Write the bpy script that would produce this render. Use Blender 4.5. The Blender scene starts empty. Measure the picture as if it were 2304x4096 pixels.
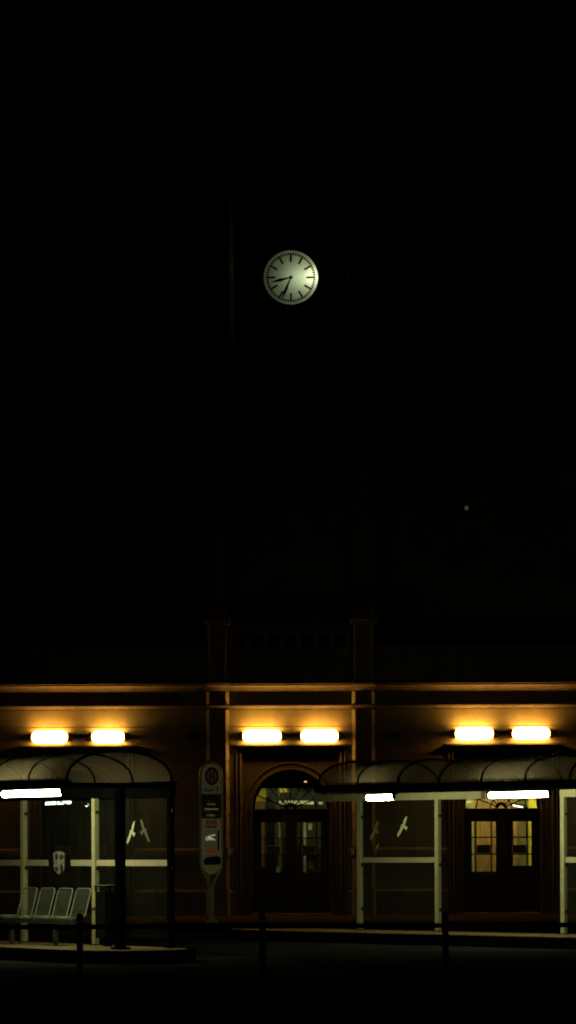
import bpy, bmesh, math, random
from mathutils import Vector, Matrix

random.seed(7)
SC = bpy.context.scene
COL = SC.collection
R = math.radians
F = 12000.0          # focal length in photo pixels (photo 2304 wide)
HX, HY = 1152.0, 3400.0   # principal point / horizon
ROLL = 0.004
EYE = 1.40


def W(px, py, D):
    """photo pixel + depth -> world point"""
    x0 = px - ROLL * (py - HY)
    y0 = py + ROLL * (px - HX)
    return Vector(((x0 - HX) * D / F, D, EYE + (HY - y0) * D / F))


# ----------------------------------------------------------------- materials
def _nt(name):
    m = bpy.data.materials.new(name)
    m.use_nodes = True
    nt = m.node_tree
    nt.nodes.clear()
    out = nt.nodes.new('ShaderNodeOutputMaterial')
    return m, nt, out


def mat(name, col, rough=0.6, metal=0.0, var=0.12, scale=6.0, bump=0.0, bscale=40.0, stretch=(1, 1, 1), spec=0.4):
    m, nt, out = _nt(name)
    b = nt.nodes.new('ShaderNodeBsdfPrincipled')
    b.inputs['Roughness'].default_value = rough
    b.inputs['Metallic'].default_value = metal
    b.inputs['Specular IOR Level'].default_value = spec
    tc = nt.nodes.new('ShaderNodeTexCoord')
    mp = nt.nodes.new('ShaderNodeMapping')
    mp.inputs['Scale'].default_value = stretch
    nt.links.new(tc.outputs['Object'], mp.inputs['Vector'])
    n = nt.nodes.new('ShaderNodeTexNoise')
    n.inputs['Scale'].default_value = scale
    n.inputs['Detail'].default_value = 6
    nt.links.new(mp.outputs[0], n.inputs['Vector'])
    r = nt.nodes.new('ShaderNodeValToRGB')
    r.color_ramp.elements[0].position = 0.3
    r.color_ramp.elements[1].position = 0.7
    lo = [max(0, c * (1 - var * 1.6)) for c in col]
    hi = [min(1, c * (1 + var)) for c in col]
    r.color_ramp.elements[0].color = (*lo, 1)
    r.color_ramp.elements[1].color = (*hi, 1)
    nt.links.new(n.outputs['Fac'], r.inputs['Fac'])
    nt.links.new(r.outputs['Color'], b.inputs['Base Color'])
    if bump > 0:
        n2 = nt.nodes.new('ShaderNodeTexNoise')
        n2.inputs['Scale'].default_value = bscale
        n2.inputs['Detail'].default_value = 5
        nt.links.new(mp.outputs[0], n2.inputs['Vector'])
        bp = nt.nodes.new('ShaderNodeBump')
        bp.inputs['Strength'].default_value = bump
        bp.inputs['Distance'].default_value = 0.01
        nt.links.new(n2.outputs['Fac'], bp.inputs['Height'])
        nt.links.new(bp.outputs[0], b.inputs['Normal'])
    nt.links.new(b.outputs[0], out.inputs[0])
    return m


def added_glow(m, col, s):  # adds emission to a material that is no lamp
    b = [n for n in m.node_tree.nodes if n.type == 'BSDF_PRINCIPLED'][0]
    b.inputs['Emission Color'].default_value = (*col, 1)
    b.inputs['Emission Strength'].default_value = s
    return m


def emit(name, col, s):
    m, nt, out = _nt(name)
    e = nt.nodes.new('ShaderNodeEmission')
    e.inputs[0].default_value = (*col, 1)
    e.inputs[1].default_value = s
    nt.links.new(e.outputs[0], out.inputs[0])
    return m


def glass(name, tint=(0.92, 0.95, 0.9), refl=0.05, dirt=0.0):
    m, nt, out = _nt(name)
    t = nt.nodes.new('ShaderNodeBsdfTransparent')
    t.inputs[0].default_value = (*tint, 1)
    g = nt.nodes.new('ShaderNodeBsdfGlossy')
    g.inputs['Roughness'].default_value = 0.02
    mx = nt.nodes.new('ShaderNodeMixShader')
    mx.inputs[0].default_value = refl
    nt.links.new(t.outputs[0], mx.inputs[1])
    nt.links.new(g.outputs[0], mx.inputs[2])
    last = mx
    if dirt > 0:
        d = nt.nodes.new('ShaderNodeBsdfDiffuse')
        d.inputs[0].default_value = (0.25, 0.25, 0.17, 1)
        n = nt.nodes.new('ShaderNodeTexNoise')
        n.inputs['Scale'].default_value = 3
        n.inputs['Detail'].default_value = 6
        tc = nt.nodes.new('ShaderNodeTexCoord')
        mp = nt.nodes.new('ShaderNodeMapping')
        mp.inputs['Scale'].default_value = (3, 3, 0.6)
        nt.links.new(tc.outputs['Object'], mp.inputs[0])
        nt.links.new(mp.outputs[0], n.inputs['Vector'])
        mul = nt.nodes.new('ShaderNodeMath')
        mul.operation = 'MULTIPLY'
        mul.inputs[1].default_value = dirt * 2
        nt.links.new(n.outputs['Fac'], mul.inputs[0])
        m2 = nt.nodes.new('ShaderNodeMixShader')
        nt.links.new(mul.outputs[0], m2.inputs[0])
        nt.links.new(mx.outputs[0], m2.inputs[1])
        nt.links.new(d.outputs[0], m2.inputs[2])
        last = m2
    nt.links.new(last.outputs[0], out.inputs[0])
    return m


def translucent_sheet(name, col, clear=0.4, trans=0.35, refl=0.04):
    m, nt, out = _nt(name)
    tr = nt.nodes.new('ShaderNodeBsdfTransparent')
    tr.inputs[0].default_value = (0.9, 0.88, 0.8, 1)
    tl = nt.nodes.new('ShaderNodeBsdfTranslucent')
    tl.inputs[0].default_value = (*col, 1)
    df = nt.nodes.new('ShaderNodeBsdfDiffuse')
    df.inputs[0].default_value = (*col, 1)
    n = nt.nodes.new('ShaderNodeTexNoise')
    n.inputs['Scale'].default_value = 4
    n.inputs['Detail'].default_value = 5
    tc = nt.nodes.new('ShaderNodeTexCoord')
    nt.links.new(tc.outputs['Object'], n.inputs['Vector'])
    rp = nt.nodes.new('ShaderNodeMapRange')
    rp.inputs[3].default_value = clear - 0.03
    rp.inputs[4].default_value = clear + 0.03
    nt.links.new(n.outputs['Fac'], rp.inputs[0])
    a = nt.nodes.new('ShaderNodeMixShader')
    a.inputs[0].default_value = trans
    nt.links.new(df.outputs[0], a.inputs[1])
    nt.links.new(tl.outputs[0], a.inputs[2])
    b = nt.nodes.new('ShaderNodeMixShader')
    nt.links.new(rp.outputs[0], b.inputs[0])
    nt.links.new(a.outputs[0], b.inputs[1])
    nt.links.new(tr.outputs[0], b.inputs[2])
    g = nt.nodes.new('ShaderNodeBsdfGlossy')
    g.inputs['Roughness'].default_value = 0.15
    c = nt.nodes.new('ShaderNodeMixShader')
    c.inputs[0].default_value = refl
    nt.links.new(b.outputs[0], c.inputs[1])
    nt.links.new(g.outputs[0], c.inputs[2])
    nt.links.new(c.outputs[0], out.inputs[0])
    return m


def opal(name, col):
    m, nt, out = _nt(name)
    tl = nt.nodes.new('ShaderNodeBsdfTranslucent')
    tl.inputs[0].default_value = (*col, 1)
    df = nt.nodes.new('ShaderNodeBsdfDiffuse')
    df.inputs[0].default_value = (0.7, 0.7, 0.62, 1)
    a = nt.nodes.new('ShaderNodeMixShader')
    a.inputs[0].default_value = 0.7
    nt.links.new(df.outputs[0], a.inputs[1])
    nt.links.new(tl.outputs[0], a.inputs[2])
    nt.links.new(a.outputs[0], out.inputs[0])
    return m


M = {}
M['plaster'] = mat('plaster', (0.15, 0.122, 0.062), 0.9, var=0.14, scale=3, bump=0.25, bscale=60)
M['stone'] = mat('stone_trim', (0.066, 0.047, 0.027), 0.8, var=0.18, scale=5, bump=0.3, bscale=70)
M['stone_dark'] = mat('plinth_stone', (0.09, 0.075, 0.055), 0.85, var=0.25, scale=5, bump=0.4)
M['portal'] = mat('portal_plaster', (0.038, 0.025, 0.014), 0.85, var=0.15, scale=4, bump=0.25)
M['tower'] = mat('tower_plaster', (0.14, 0.125, 0.085), 0.85, var=0.2, scale=1.5, bump=0.2)
M['roof'] = mat('roof_slate', (0.05, 0.05, 0.055), 0.8, var=0.3, scale=8, bump=0.4)
M['door'] = mat('door_wood', (0.012, 0.009, 0.007), 0.6, var=0.3, scale=6, stretch=(6, 6, 0.6), spec=0.15)
M['dark_metal'] = mat('dark_metal', (0.012, 0.013, 0.012), 0.5, 0.2, var=0.2, spec=0.25)
M['shelter_dark'] = mat('shelter_dark_steel', (0.0022, 0.0024, 0.002), 0.7, 0.0, var=0.2, spec=0.0)
M['shelter_post'] = mat('shelter_post_paint', (0.37, 0.345, 0.175), 0.5, var=0.08, scale=9, spec=0.3)
M['band'] = mat('band_film', (0.36, 0.31, 0.18), 0.6, var=0.06)
M['bird'] = mat('bird_film', (0.34, 0.38, 0.20), 0.6, var=0.05)
M['bird_dark'] = mat('bird_film_dark', (0.07, 0.055, 0.022), 0.7, var=0.1)  # dark brown film for the mirrored bird
M['crest'] = mat('crest_film', (0.36, 0.36, 0.24), 0.6, var=0.1, scale=30)
M['crest_ink'] = mat('crest_ink', (0.02, 0.022, 0.018), 0.7)
M['crest_red'] = mat('crest_red', (0.16, 0.03, 0.02), 0.7)
M['wire'] = mat('seat_wire', (0.16, 0.17, 0.11), 0.45, 0.1, var=0.1)
M['bench_beam'] = mat('bench_beam', (0.045, 0.048, 0.032), 0.5, 0.1, var=0.1)
M['glass'] = glass('shelter_glass', (0.93, 0.96, 0.92), 0.03, 0.012)
M['door_glass'] = glass('door_glass', (0.85, 0.9, 0.8), 0.04)
M['fan_glass'] = glass('fanlight_glass', (0.85, 0.9, 0.8), 0.03)
M['window_glass'] = mat('window_glass', (0.01, 0.012, 0.014), 0.08, var=0.1)
M['panel'] = translucent_sheet('roof_polycarbonate', (0.085, 0.070, 0.040), 0.47, 0.45, 0.02)
M['paving'] = mat('paving', (0.022, 0.017, 0.011), 0.85, var=0.25, scale=2.5, bump=0.3, spec=0.0)
M['platform'] = mat('platform_slabs', (0.16, 0.122, 0.052), 0.85, var=0.2, scale=3, bump=0.3, spec=0.05)
M['kerb'] = mat('kerb_stone', (0.006, 0.006, 0.005), 0.85, var=0.5, scale=5, bump=0.3, spec=0.0)
M['asphalt'] = mat('asphalt', (0.016, 0.018, 0.013), 0.95, var=0.25, scale=1.2, bump=0.4, bscale=120, spec=0.0)
M['soil'] = mat('soil', (0.02, 0.018, 0.012), 0.95, var=0.4, scale=4, bump=0.5)
M['sodium'] = emit('sodium_light', (1.0, 0.49, 0.085), 66)
M['sodium_aged'] = emit('sodium_light_aged', (1.0, 0.46, 0.08), 58)
M['tube'] = emit('fluorescent_light', (0.97, 1.0, 0.62), 95)
M['opal'] = opal('clock_opal', (0.82, 0.86, 0.76))
M['ink'] = mat('clock_ink', (0.006, 0.008, 0.016), 0.6, var=0.05)
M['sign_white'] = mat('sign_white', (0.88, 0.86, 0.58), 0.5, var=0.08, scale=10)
M['sign_grey'] = mat('sign_frame_grey', (0.42, 0.43, 0.28), 0.5, 0.0, var=0.1)
M['sign_slat'] = mat('sign_slat', (0.12, 0.13, 0.095), 0.5, var=0.15)
M['sign_black'] = mat('sign_black', (0.008, 0.010, 0.012), 0.6)
M['sign_orange'] = mat('sign_orange', (0.40, 0.20, 0.05), 0.6)
M['sign_yellow'] = mat('sign_yellow_text', (0.75, 0.62, 0.28), 0.6)
M['sign_red'] = mat('sign_red', (0.30, 0.02, 0.02), 0.6)
M['sign_blue'] = mat('sign_blue', (0.012, 0.02, 0.06), 0.6)
M['sign_olive'] = mat('sign_olive', (0.62, 0.60, 0.25), 0.6, var=0.1)
M['paper'] = mat('paper', (0.42, 0.43, 0.33), 0.7, var=0.12, scale=20)
M['leaf'] = mat('leaf', (0.06, 0.10, 0.025), 0.6, var=0.4, scale=5, spec=0.15)
M['bark'] = mat('bark', (0.06, 0.045, 0.03), 0.9, var=0.3, scale=10)
M['bin'] = mat('bin_steel', (0.004, 0.0045, 0.0035), 0.5, 0.1, var=0.2, spec=0.15)
M['wood'] = mat('panel_wood', (0.35, 0.185, 0.065), 0.55, var=0.22, scale=3, stretch=(8, 8, 0.7))
M['beige'] = mat('beige_wall', (0.45, 0.38, 0.16), 0.7, var=0.12, scale=2)
M['yellow'] = mat('yellow_wall', (0.68, 0.52, 0.06), 0.7, var=0.1, scale=2)
M['green_wall'] = mat('hall_wall', (0.21, 0.21, 0.10), 0.7, var=0.2, scale=2)
M['hall_white'] = mat('hall_white', (0.70, 0.66, 0.45), 0.6, var=0.1)
M['hall_dark'] = mat('hall_dark', (0.008, 0.008, 0.006), 0.8)
M['steel'] = mat('light_steel', (0.60, 0.60, 0.46), 0.4, 0.2, var=0.1)
M['hall_tube'] = emit('hall_tube_light', (1.0, 0.95, 0.60), 70)
M['warm_tube'] = emit('warm_tube_light', (1.0, 0.92, 0.46), 108)
M['dim_tube'] = emit('dim_tube_light', (0.95, 1.0, 0.98), 6)
M['lampglow'] = emit('street_lamp_glow', (1.0, 0.48, 0.25), 3)
M['boxglow'] = emit('indicator_glow', (0.9, 0.45, 0.08), 0.10)
M['boxgrey'] = emit('indicator_lens', (0.5, 0.48, 0.42), 0.065)


added_glow(M['sign_white'], (1.0, 0.95, 0.50), 0.009)  # faint glow added where tube light leaves the sign faces too dark
added_glow(M['sign_olive'], (1.0, 0.95, 0.30), 0.012)
added_glow(M['sign_orange'], (1.0, 0.45, 0.08), 0.010)
added_glow(M['sign_yellow'], (1.0, 0.72, 0.28), 0.11)
added_glow(M['sign_red'], (1.0, 0.05, 0.04), 0.022)
added_glow(M['paper'], (1.0, 0.95, 0.62), 0.015)

# ----------------------------------------------------------------- mesh builder
class MB:
    def __init__(s):
        s.v = []
        s.f = []
        s.g = []

    def add(s, vs, fs):
        o = len(s.v)
        s.g.append((list(vs), list(fs)))
        s.v += [tuple(v) for v in vs]
        s.f += [tuple(i + o for i in f) for f in fs]

    def box(s, x0, x1, y0, y1, z0, z1):
        s.add([(x0, y0, z0), (x1, y0, z0), (x1, y1, z0), (x0, y1, z0),
               (x0, y0, z1), (x1, y0, z1), (x1, y1, z1), (x0, y1, z1)],
              [(0, 3, 2, 1), (4, 5, 6, 7), (0, 1, 5, 4), (1, 2, 6, 5), (2, 3, 7, 6), (3, 0, 4, 7)])
        return s

    def prism(s, pts, h0, h1, axis='z'):
        """closed polygon extruded along an axis; pts are the two other coordinates in xyz order"""
        n = len(pts)

        def P(p, h):
            return {'z': (p[0], p[1], h), 'x': (h, p[0], p[1]), 'y': (p[0], h, p[1])}[axis]
        vs = [P(p, h0) for p in pts] + [P(p, h1) for p in pts]
        fs = [tuple(range(n))[::-1], tuple(range(n, 2 * n))]
        for i in range(n):
            j = (i + 1) % n
            fs.append((i, j, n + j, n + i))
        s.add(vs, fs)
        return s

    def tube(s, pts, r, seg=8, cap=True):
        pts = [Vector(p) for p in pts]
        rs = r if isinstance(r, (list, tuple)) else [r] * len(pts)
        vs, fs = [], []
        up = None
        for i, p in enumerate(pts):
            if i == 0:
                t = pts[1] - p
            elif i == len(pts) - 1:
                t = p - pts[i - 1]
            else:
                t = (pts[i + 1] - p).normalized() + (p - pts[i - 1]).normalized()
            t.normalize()
            if up is None:
                a = Vector((0, 0, 1)) if abs(t.z) < 0.9 else Vector((0, 1, 0))
                up = (a - t * a.dot(t)).normalized()
            else:
                up = (up - t * up.dot(t)).normalized()
            sd = t.cross(up)
            for k in range(seg):
                a = 2 * math.pi * k / seg
                vs.append(p + (up * math.cos(a) + sd * math.sin(a)) * rs[i])
        for i in range(len(pts) - 1):
            for k in range(seg):
                k2 = (k + 1) % seg
                fs.append((i * seg + k, i * seg + k2, (i + 1) * seg + k2, (i + 1) * seg + k))
        if cap:
            fs.append(tuple(range(seg))[::-1])
            fs.append(tuple(range((len(pts) - 1) * seg, len(pts) * seg)))
        s.add(vs, fs)
        return s

    def capsule(s, a, b, r, seg=14):
        a, b = Vector(a), Vector(b)
        t = (b - a).normalized()
        P, RR = [], []
        for k in range(0, 5):
            q = math.pi / 2 * k / 4
            P.append(a + t * r * 0.8 * (1 - math.sin(q) ) )
            RR.append(max(0.002, r * math.sin(q)) if k else 0.15 * r)
        P = [a + t * r * 0.8 * (1 - math.cos(math.pi / 2 * k / 4)) for k in range(5)]
        RR = [max(0.25 * r, r * math.sin(math.pi / 2 * k / 4)) for k in range(5)]
        Q = [b - t * r * 0.8 * (1 - math.cos(math.pi / 2 * k / 4)) for k in range(5)][::-1]
        return s.tube(P + Q, RR + RR[::-1], seg)

    def lathe(s, prof, c, axis='y', seg=48):
        """prof: (radius, along axis)"""
        n = len(prof)
        vs, fs = [], []
        for k in range(seg):
            a = 2 * math.pi * k / seg
            for (r, h) in prof:
                if axis == 'y':
                    vs.append((c[0] + r * math.cos(a), c[1] + h, c[2] + r * math.sin(a)))
                else:
                    vs.append((c[0] + r * math.cos(a), c[1] + r * math.sin(a), c[2] + h))
        for k in range(seg):
            k2 = (k + 1) % seg
            for i in range(n - 1):
                fs.append((k * n + i, k * n + i + 1, k2 * n + i + 1, k2 * n + i))
        s.add(vs, fs)
        return s

    def build(s, name, material, parent=None, smooth=False):
        me = bpy.data.meshes.new(name)
        me.from_pydata(s.v, [], s.f)
        bm = bmesh.new()
        bm.from_mesh(me)
        bmesh.ops.recalc_face_normals(bm, faces=bm.faces)
        bm.to_mesh(me)
        bm.free()
        me.materials.append(material)
        if smooth:
            for p in me.polygons:
                p.use_smooth = True
        o = bpy.data.objects.new(name, me)
        COL.objects.link(o)
        o.parent = parent
        return o


def build_each(b, name, material, parent=None, smooth=False):
    """every piece of the builder as a mesh object of its own"""
    out = []
    for vs, fs in b.g:
        m = MB()
        m.add(vs, fs)
        out.append(m.build(name, material, parent, smooth))
    return out


def tag(o, label=None, cat=None, group=None, kind=None):
    for k, v in (('label', label), ('category', cat), ('group', group), ('kind', kind)):
        if v:
            o[k] = v
    return o


def thing(name, label, cat, loc=(0, 0, 0), rz=0.0, group=None):
    o = bpy.data.objects.new(name, None)
    o.empty_display_size = 0.2
    COL.objects.link(o)
    o.location = loc
    o.rotation_euler = (0, 0, rz)
    return tag(o, label, cat, group)


def text_mesh(name, body, size, material, parent, loc, width=None, rot=(math.pi / 2, 0, 0), align='CENTER', bold=0.0, ext=0.0015):
    cu = bpy.data.curves.new(name + '_curve', 'FONT')
    cu.body = body
    cu.size = size
    cu.align_x = align
    cu.align_y = 'CENTER'
    cu.extrude = ext
    cu.offset = bold
    cu.resolution_u = 3
    tmp = bpy.data.objects.new(name + '_tmp', cu)
    COL.objects.link(tmp)
    bpy.context.view_layer.update()
    dg = bpy.context.evaluated_depsgraph_get()
    me = bpy.data.meshes.new_from_object(tmp.evaluated_get(dg))
    bpy.data.objects.remove(tmp)
    me.materials.clear()
    me.materials.append(material)
    o = bpy.data.objects.new(name, me)
    COL.objects.link(o)
    o.parent = parent
    o.location = loc
    o.rotation_euler = rot
    if width:
        xs = [v.co.x for v in me.vertices]
        w = max(xs) - min(xs)
        if w > 0:
            o.scale = (width / w, 1, 1)
    return o


# ----------------------------------------------------------------- ground
def sheet(name, pts, z, material, kind='structure', thick=0.0):
    b = MB()
    if thick:
        b.prism(pts, z - thick, z)
    else:
        b.add([(x, y, z) for x, y in pts], [tuple(range(len(pts)))])
    o = b.build(name, material)
    tag(o, kind=kind)
    return o


ROADZ = -0.18
sheet('road', [(-300, -80), (300, -80), (300, 500), (-300, 500)], ROADZ, M['asphalt'])
# station forecourt pavement
PAVE_Y = 57.7
sheet('station_pavement', [(-40, PAVE_Y), (40, PAVE_Y), (40, 110), (-40, 110)], 0.0, M['paving'], thick=0.13)
b = MB()
for i in range(40):
    x0 = -20 + i * 1.0
    b.box(x0 + 0.006, x0 + 0.994, PAVE_Y - 0.14, PAVE_Y - 0.002, ROADZ - 0.05, 0.004)
tag(b.build('pavement_kerb', M['kerb']), kind='structure')
# verge where the camera stands, with the railing along it
sheet('planted_verge', [(-30, -6), (30, -6), (30, 20.9), (-30, 20.9)], 0.0, M['soil'], thick=0.13)
b = MB()
for i in range(20):
    x0 = -10 + i * 1.0
    b.box(x0 + 0.006, x0 + 0.994, 20.902, 21.04, ROADZ - 0.05, 0.006)
tag(b.build('verge_kerb', M['kerb']), kind='structure')

# ----------------------------------------------------------------- shelters: placements
TH_L, TH_R = R(52), R(45)


class Frame:
    def __init__(s, origin, th):
        s.o = Vector((origin[0], origin[1], 0))
        s.th = th
        s.l = Vector((math.cos(th), -math.sin(th), 0))
        s.d = Vector((math.sin(th), math.cos(th), 0))

    def P(s, u, v, z=0):
        return s.o + s.l * u + s.d * v + Vector((0, 0, z))

    def u_for_px(s, px, v, z):
        lo, hi = -12.0, 12.0
        for _ in range(60):
            m = (lo + hi) / 2
            p = s.P(m, v, z)
            x0 = HX + p.x * F / p.y
            y0 = HY + (EYE - p.z) * F / p.y
            if x0 + ROLL * (y0 - HY) < px:
                lo = m
            else:
                hi = m
        return (lo + hi) / 2


FL = Frame((-3.09, 41.93), TH_L)     # near end corner of the roof, u<0 goes left/away
FR = Frame((0.515, 50.43), TH_R)     # near left corner, u>0 goes right/closer
DEP_L, DEP_R = 1.81, 2.0

# bus platforms, raised kerb islands that run along each shelter


def platform(fr, u0, u1, v0, v1, name, nose0, nose1):
    pts = []
    r = (v1 - v0) / 2
    vm = (v0 + v1) / 2
    if nose1:
        for k in range(0, 13):
            a = -math.pi / 2 + math.pi * k / 12
            pts.append((u1 - r + r * math.cos(a), vm + r * math.sin(a)))
    else:
        pts += [(u1, v0), (u1, v1)]
    if nose0:
        for k in range(0, 13):
            a = math.pi / 2 + math.pi * k / 12
            pts.append((u0 + r + r * math.cos(a) * 1.6, vm + r * math.sin(a)))
    else:
        pts += [(u0, v1), (u0, v0)]
    e = 0.13
    wp = [fr.P(u, v) for u, v in pts]
    c = sum(wp, Vector()) / len(wp)
    n = len(wp)
    inner = []
    for i in range(n):
        a, bb = wp[i - 1], wp[(i + 1) % n]
        t = (bb - a).normalized()
        inner.append(wp[i] + Vector((-t.y, t.x, 0)) * e)
    b = MB()
    b.prism([(p.x, p.y) for p in inner], ROADZ - 0.03, 0.0)
    tag(b.build(name, M['platform']), kind='structure')
    k = MB()
    vs, fs = [], []
    for i in range(n):
        for p, z in ((wp[i], ROADZ - 0.03), (wp[i], -0.012), (wp[i] * 0.9 + inner[i] * 0.1, 0.004), (inner[i] * 0.98 + wp[i] * 0.02, 0.004)):
            vs.append((p.x, p.y, z))
    for i in range(n):
        j = (i + 1) % n
        for q in range(3):
            fs.append((i * 4 + q, j * 4 + q, j * 4 + q + 1, i * 4 + q + 1))
    k.add(vs, fs)
    tag(k.build(name + '_kerb', M['kerb']), kind='structure')


platform(FL, -9.0, 0.9, 0.10, DEP_L + 0.25, 'bus_platform', False, True)
platform(FR, -2.9, 11.0, 0.45, DEP_R + 0.22, 'bus_platform', True, False)


# ----------------------------------------------------------------- shelter builder
BIRD = [(-0.50, -0.94), (-0.38, -1.0), (-0.20, -0.74), (0.02, -0.30), (0.10, -0.10), (0.22, -0.24), (0.34, -0.40), (0.50, -0.08), (0.34, 0.02),
        (0.22, 0.0), (0.30, 0.30), (0.42, 0.70), (0.46, 1.0), (0.32, 0.94), (0.14, 0.62), (0.04, 0.26), (-0.06, 0.14), (-0.14, 0.24), (-0.12, 0.02),
        (-0.22, -0.24), (-0.40, -0.60)]


def fan_poly(b, pts, yy, th):
    """flat outline (x,z) given a real thickness, triangulated through bmesh"""
    bm = bmesh.new()
    vs = [bm.verts.new((p[0], yy, p[1])) for p in pts]
    f = bm.faces.new(vs)
    r = bmesh.ops.triangulate(bm, faces=[f])
    bm.verts.index_update()
    tri = [[v.index for v in ff.verts] for ff in bm.faces]
    n = len(pts)
    P = [(v.co.x, v.co.y, v.co.z) for v in bm.verts]
    bm.free()
    vs2 = P + [(p[0], p[1] + th, p[2]) for p in P]
    fs = [tuple(t) for t in tri] + [tuple(i + n for i in t[::-1]) for t in tri]
    for i in range(n):
        j = (i + 1) % n
        fs.append((i, j, n + j, n + i))
    b.add(vs2, fs)


def bird_sticker(sh, uc, v, zc, h, w, material, mirror=False, pts=BIRD):
    b = MB()
    m = -1 if mirror else 1
    fan_poly(b, [(uc + m * p[0] * w, zc + p[1] * h / 2) for p in pts], v - 0.003, 0.002)
    return b.build('bird_sticker', material, sh)


def make_shelter(fr, label, dep, u0, u1, bay, gut_top, gut_bot, rise, rear_top, rear_bot, posts, rear_range, panes, rear_mat, tubes, zt, dark=()):
    sh = thing('bus_shelter', label, 'bus shelter', fr.o, -fr.th, 'bus shelters on the kerb islands')
    # local: x = u along shelter, y = v depth, z
    n = int(round((u1 - u0) / bay))
    # barrel curve
    NA = 16
    def arc(t):
        a = math.pi * (1 - t)
        return (dep / 2 + dep / 2 * math.cos(a), gut_top - 0.01 + rise * math.sin(a) ** 0.85)
    MB().box(u0 - 0.03, u1 + 0.03, -0.07, 0.05, gut_bot, gut_top).build('gutter', M['shelter_dark'], sh)
    rb = MB().box(rear_range[0], rear_range[1], dep - 0.05, dep + 0.05, rear_bot, rear_top)
    rb.build('rear_beam', rear_mat, sh)
    MB().box(u0 - 0.03, u1 + 0.03, dep - 0.06, dep + 0.07, rear_top + 0.003, gut_top - 0.003).build('rear_gutter', M['shelter_dark'], sh)
    # end arch cross ties below the roof
    for ue in (u0, u1):
        MB().box(ue - 0.028, ue + 0.028, 0.052, dep - 0.062, gut_bot + 0.004, gut_bot + 0.075).build('end_tie', M['shelter_dark'], sh)
    for k in range(n + 1):
        u = u0 + k * bay
        MB().tube([(u, *arc(t / NA)) for t in range(NA + 1)], 0.021, 6).build('rib', M['shelter_dark'], sh)
    for k in range(n):
        a, c = u0 + k * bay + 0.02, u0 + (k + 1) * bay - 0.02
        b = MB()
        vs, fs = [], []
        for t in range(NA + 1):
            y, z = arc(t / NA)
            vs += [(a, y, z + 0.006), (c, y, z + 0.006)]
        for t in range(NA):
            fs.append((2 * t, 2 * t + 1, 2 * t + 3, 2 * t + 2))
        b.add(vs, fs)
        b.build('roof_panel', M['panel'], sh, smooth=True)
    for u in posts:
        w = 0.04
        p = MB().box(u - w, u + w, dep - w - 0.002, dep + w - 0.004, 0.0, rear_bot)
        po = p.build('post', M['shelter_dark'] if u in dark else M['shelter_post'], sh)
        MB().box(u - 0.075, u + 0.075, dep - 0.075, dep + 0.075, 0.003, 0.014).build('base_plate', M['shelter_dark'], po)
        c = MB()
        for z in (0.35, 1.12, 1.95):
            c.box(u + w + 0.001, u + w + 0.03, dep - 0.022, dep + 0.022, z, z + 0.045)
        build_each(c, 'glass_clamp', M['dark_metal'], po)
    for (a, c, hole) in panes:
        MB().box(a + 0.045, c - 0.045, dep - 0.005, dep + 0.005, 0.14, rear_bot - 0.02).build('glass_pane', M['glass'], sh)
        segs = [(a + 0.046, c - 0.046)]
        if hole:
            segs = [(a + 0.046, hole[0]), (hole[1], c - 0.046)]
        for (p, q) in segs:
            MB().box(p, q, dep - 0.010, dep - 0.006, 1.175, 1.265).build('glass_band', M['band'], sh)
    for (a, c, v) in tubes:
        h = MB().box(a - 0.06, c + 0.06, v - 0.03, v + 0.03, zt + 0.055, zt + 0.085)
        h.box(a - 0.055, a - 0.02, v - 0.025, v + 0.025, zt - 0.03, zt + 0.056)
        h.box(c + 0.02, c + 0.055, v - 0.025, v + 0.025, zt - 0.03, zt + 0.056)
        for uu in (a + 0.1, c - 0.1):
            h.box(uu - 0.012, uu + 0.012, 0.052, v - 0.031, zt + 0.064, zt + 0.082)
        h.box(a - 0.06, c + 0.06, v + 0.031, v + 0.11, zt + 0.052, zt + 0.062)  # unseen tray added to keep the tube's upward light off the tower
        hh = h.build('light_fitting', M['shelter_dark'], sh)
        MB().capsule((a - 0.018, v, zt), (c + 0.018, v, zt), 0.046).build('light_tube', M['tube'], hh, smooth=True)
    return sh


# left shelter ---------------------------------------------------------------
BL = 0.97
tl0 = FL.u_for_px(14, 0.30, 2.23)
tl1 = FL.u_for_px(240, 0.30, 2.23)
pL = [FL.u_for_px(97, DEP_L, 1.2), FL.u_for_px(382, DEP_L, 1.2), -0.03]
pL0 = pL[0] - (pL[1] - pL[0])
cm = FL.u_for_px(238, DEP_L, 1.2)
g0 = FL.u_for_px(195, DEP_L, 1.2)
g1 = FL.u_for_px(285, DEP_L, 1.2)
shL = make_shelter(FL, 'barrel roofed glass bus shelter with wire seats and a crest on its pane', DEP_L, -6 * BL, 0, BL,
                   2.395, 2.285, 0.43, 2.315, 2.175, [pL0] + pL, (-6 * BL, 0.03),
                   [(pL0, pL[0], None), (pL[0], pL[1], (g0, g1)), (pL[1], pL[2], None)], M['shelter_dark'],
                   [(tl0, tl1, 0.30)], 2.23, dark=(pL[2],))
# mid end post
b = MB().box(-0.055, 0.055, DEP_L * 0.50 - 0.055, DEP_L * 0.50 + 0.055, 0.002, 2.29)
mp_ = b.build('end_post', M['shelter_dark'], shL)
MB().box(-0.10, 0.10, DEP_L * 0.50 - 0.10, DEP_L * 0.50 + 0.10, 0.002, 0.035).build('base_plate', M['shelter_dark'], mp_)
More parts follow.
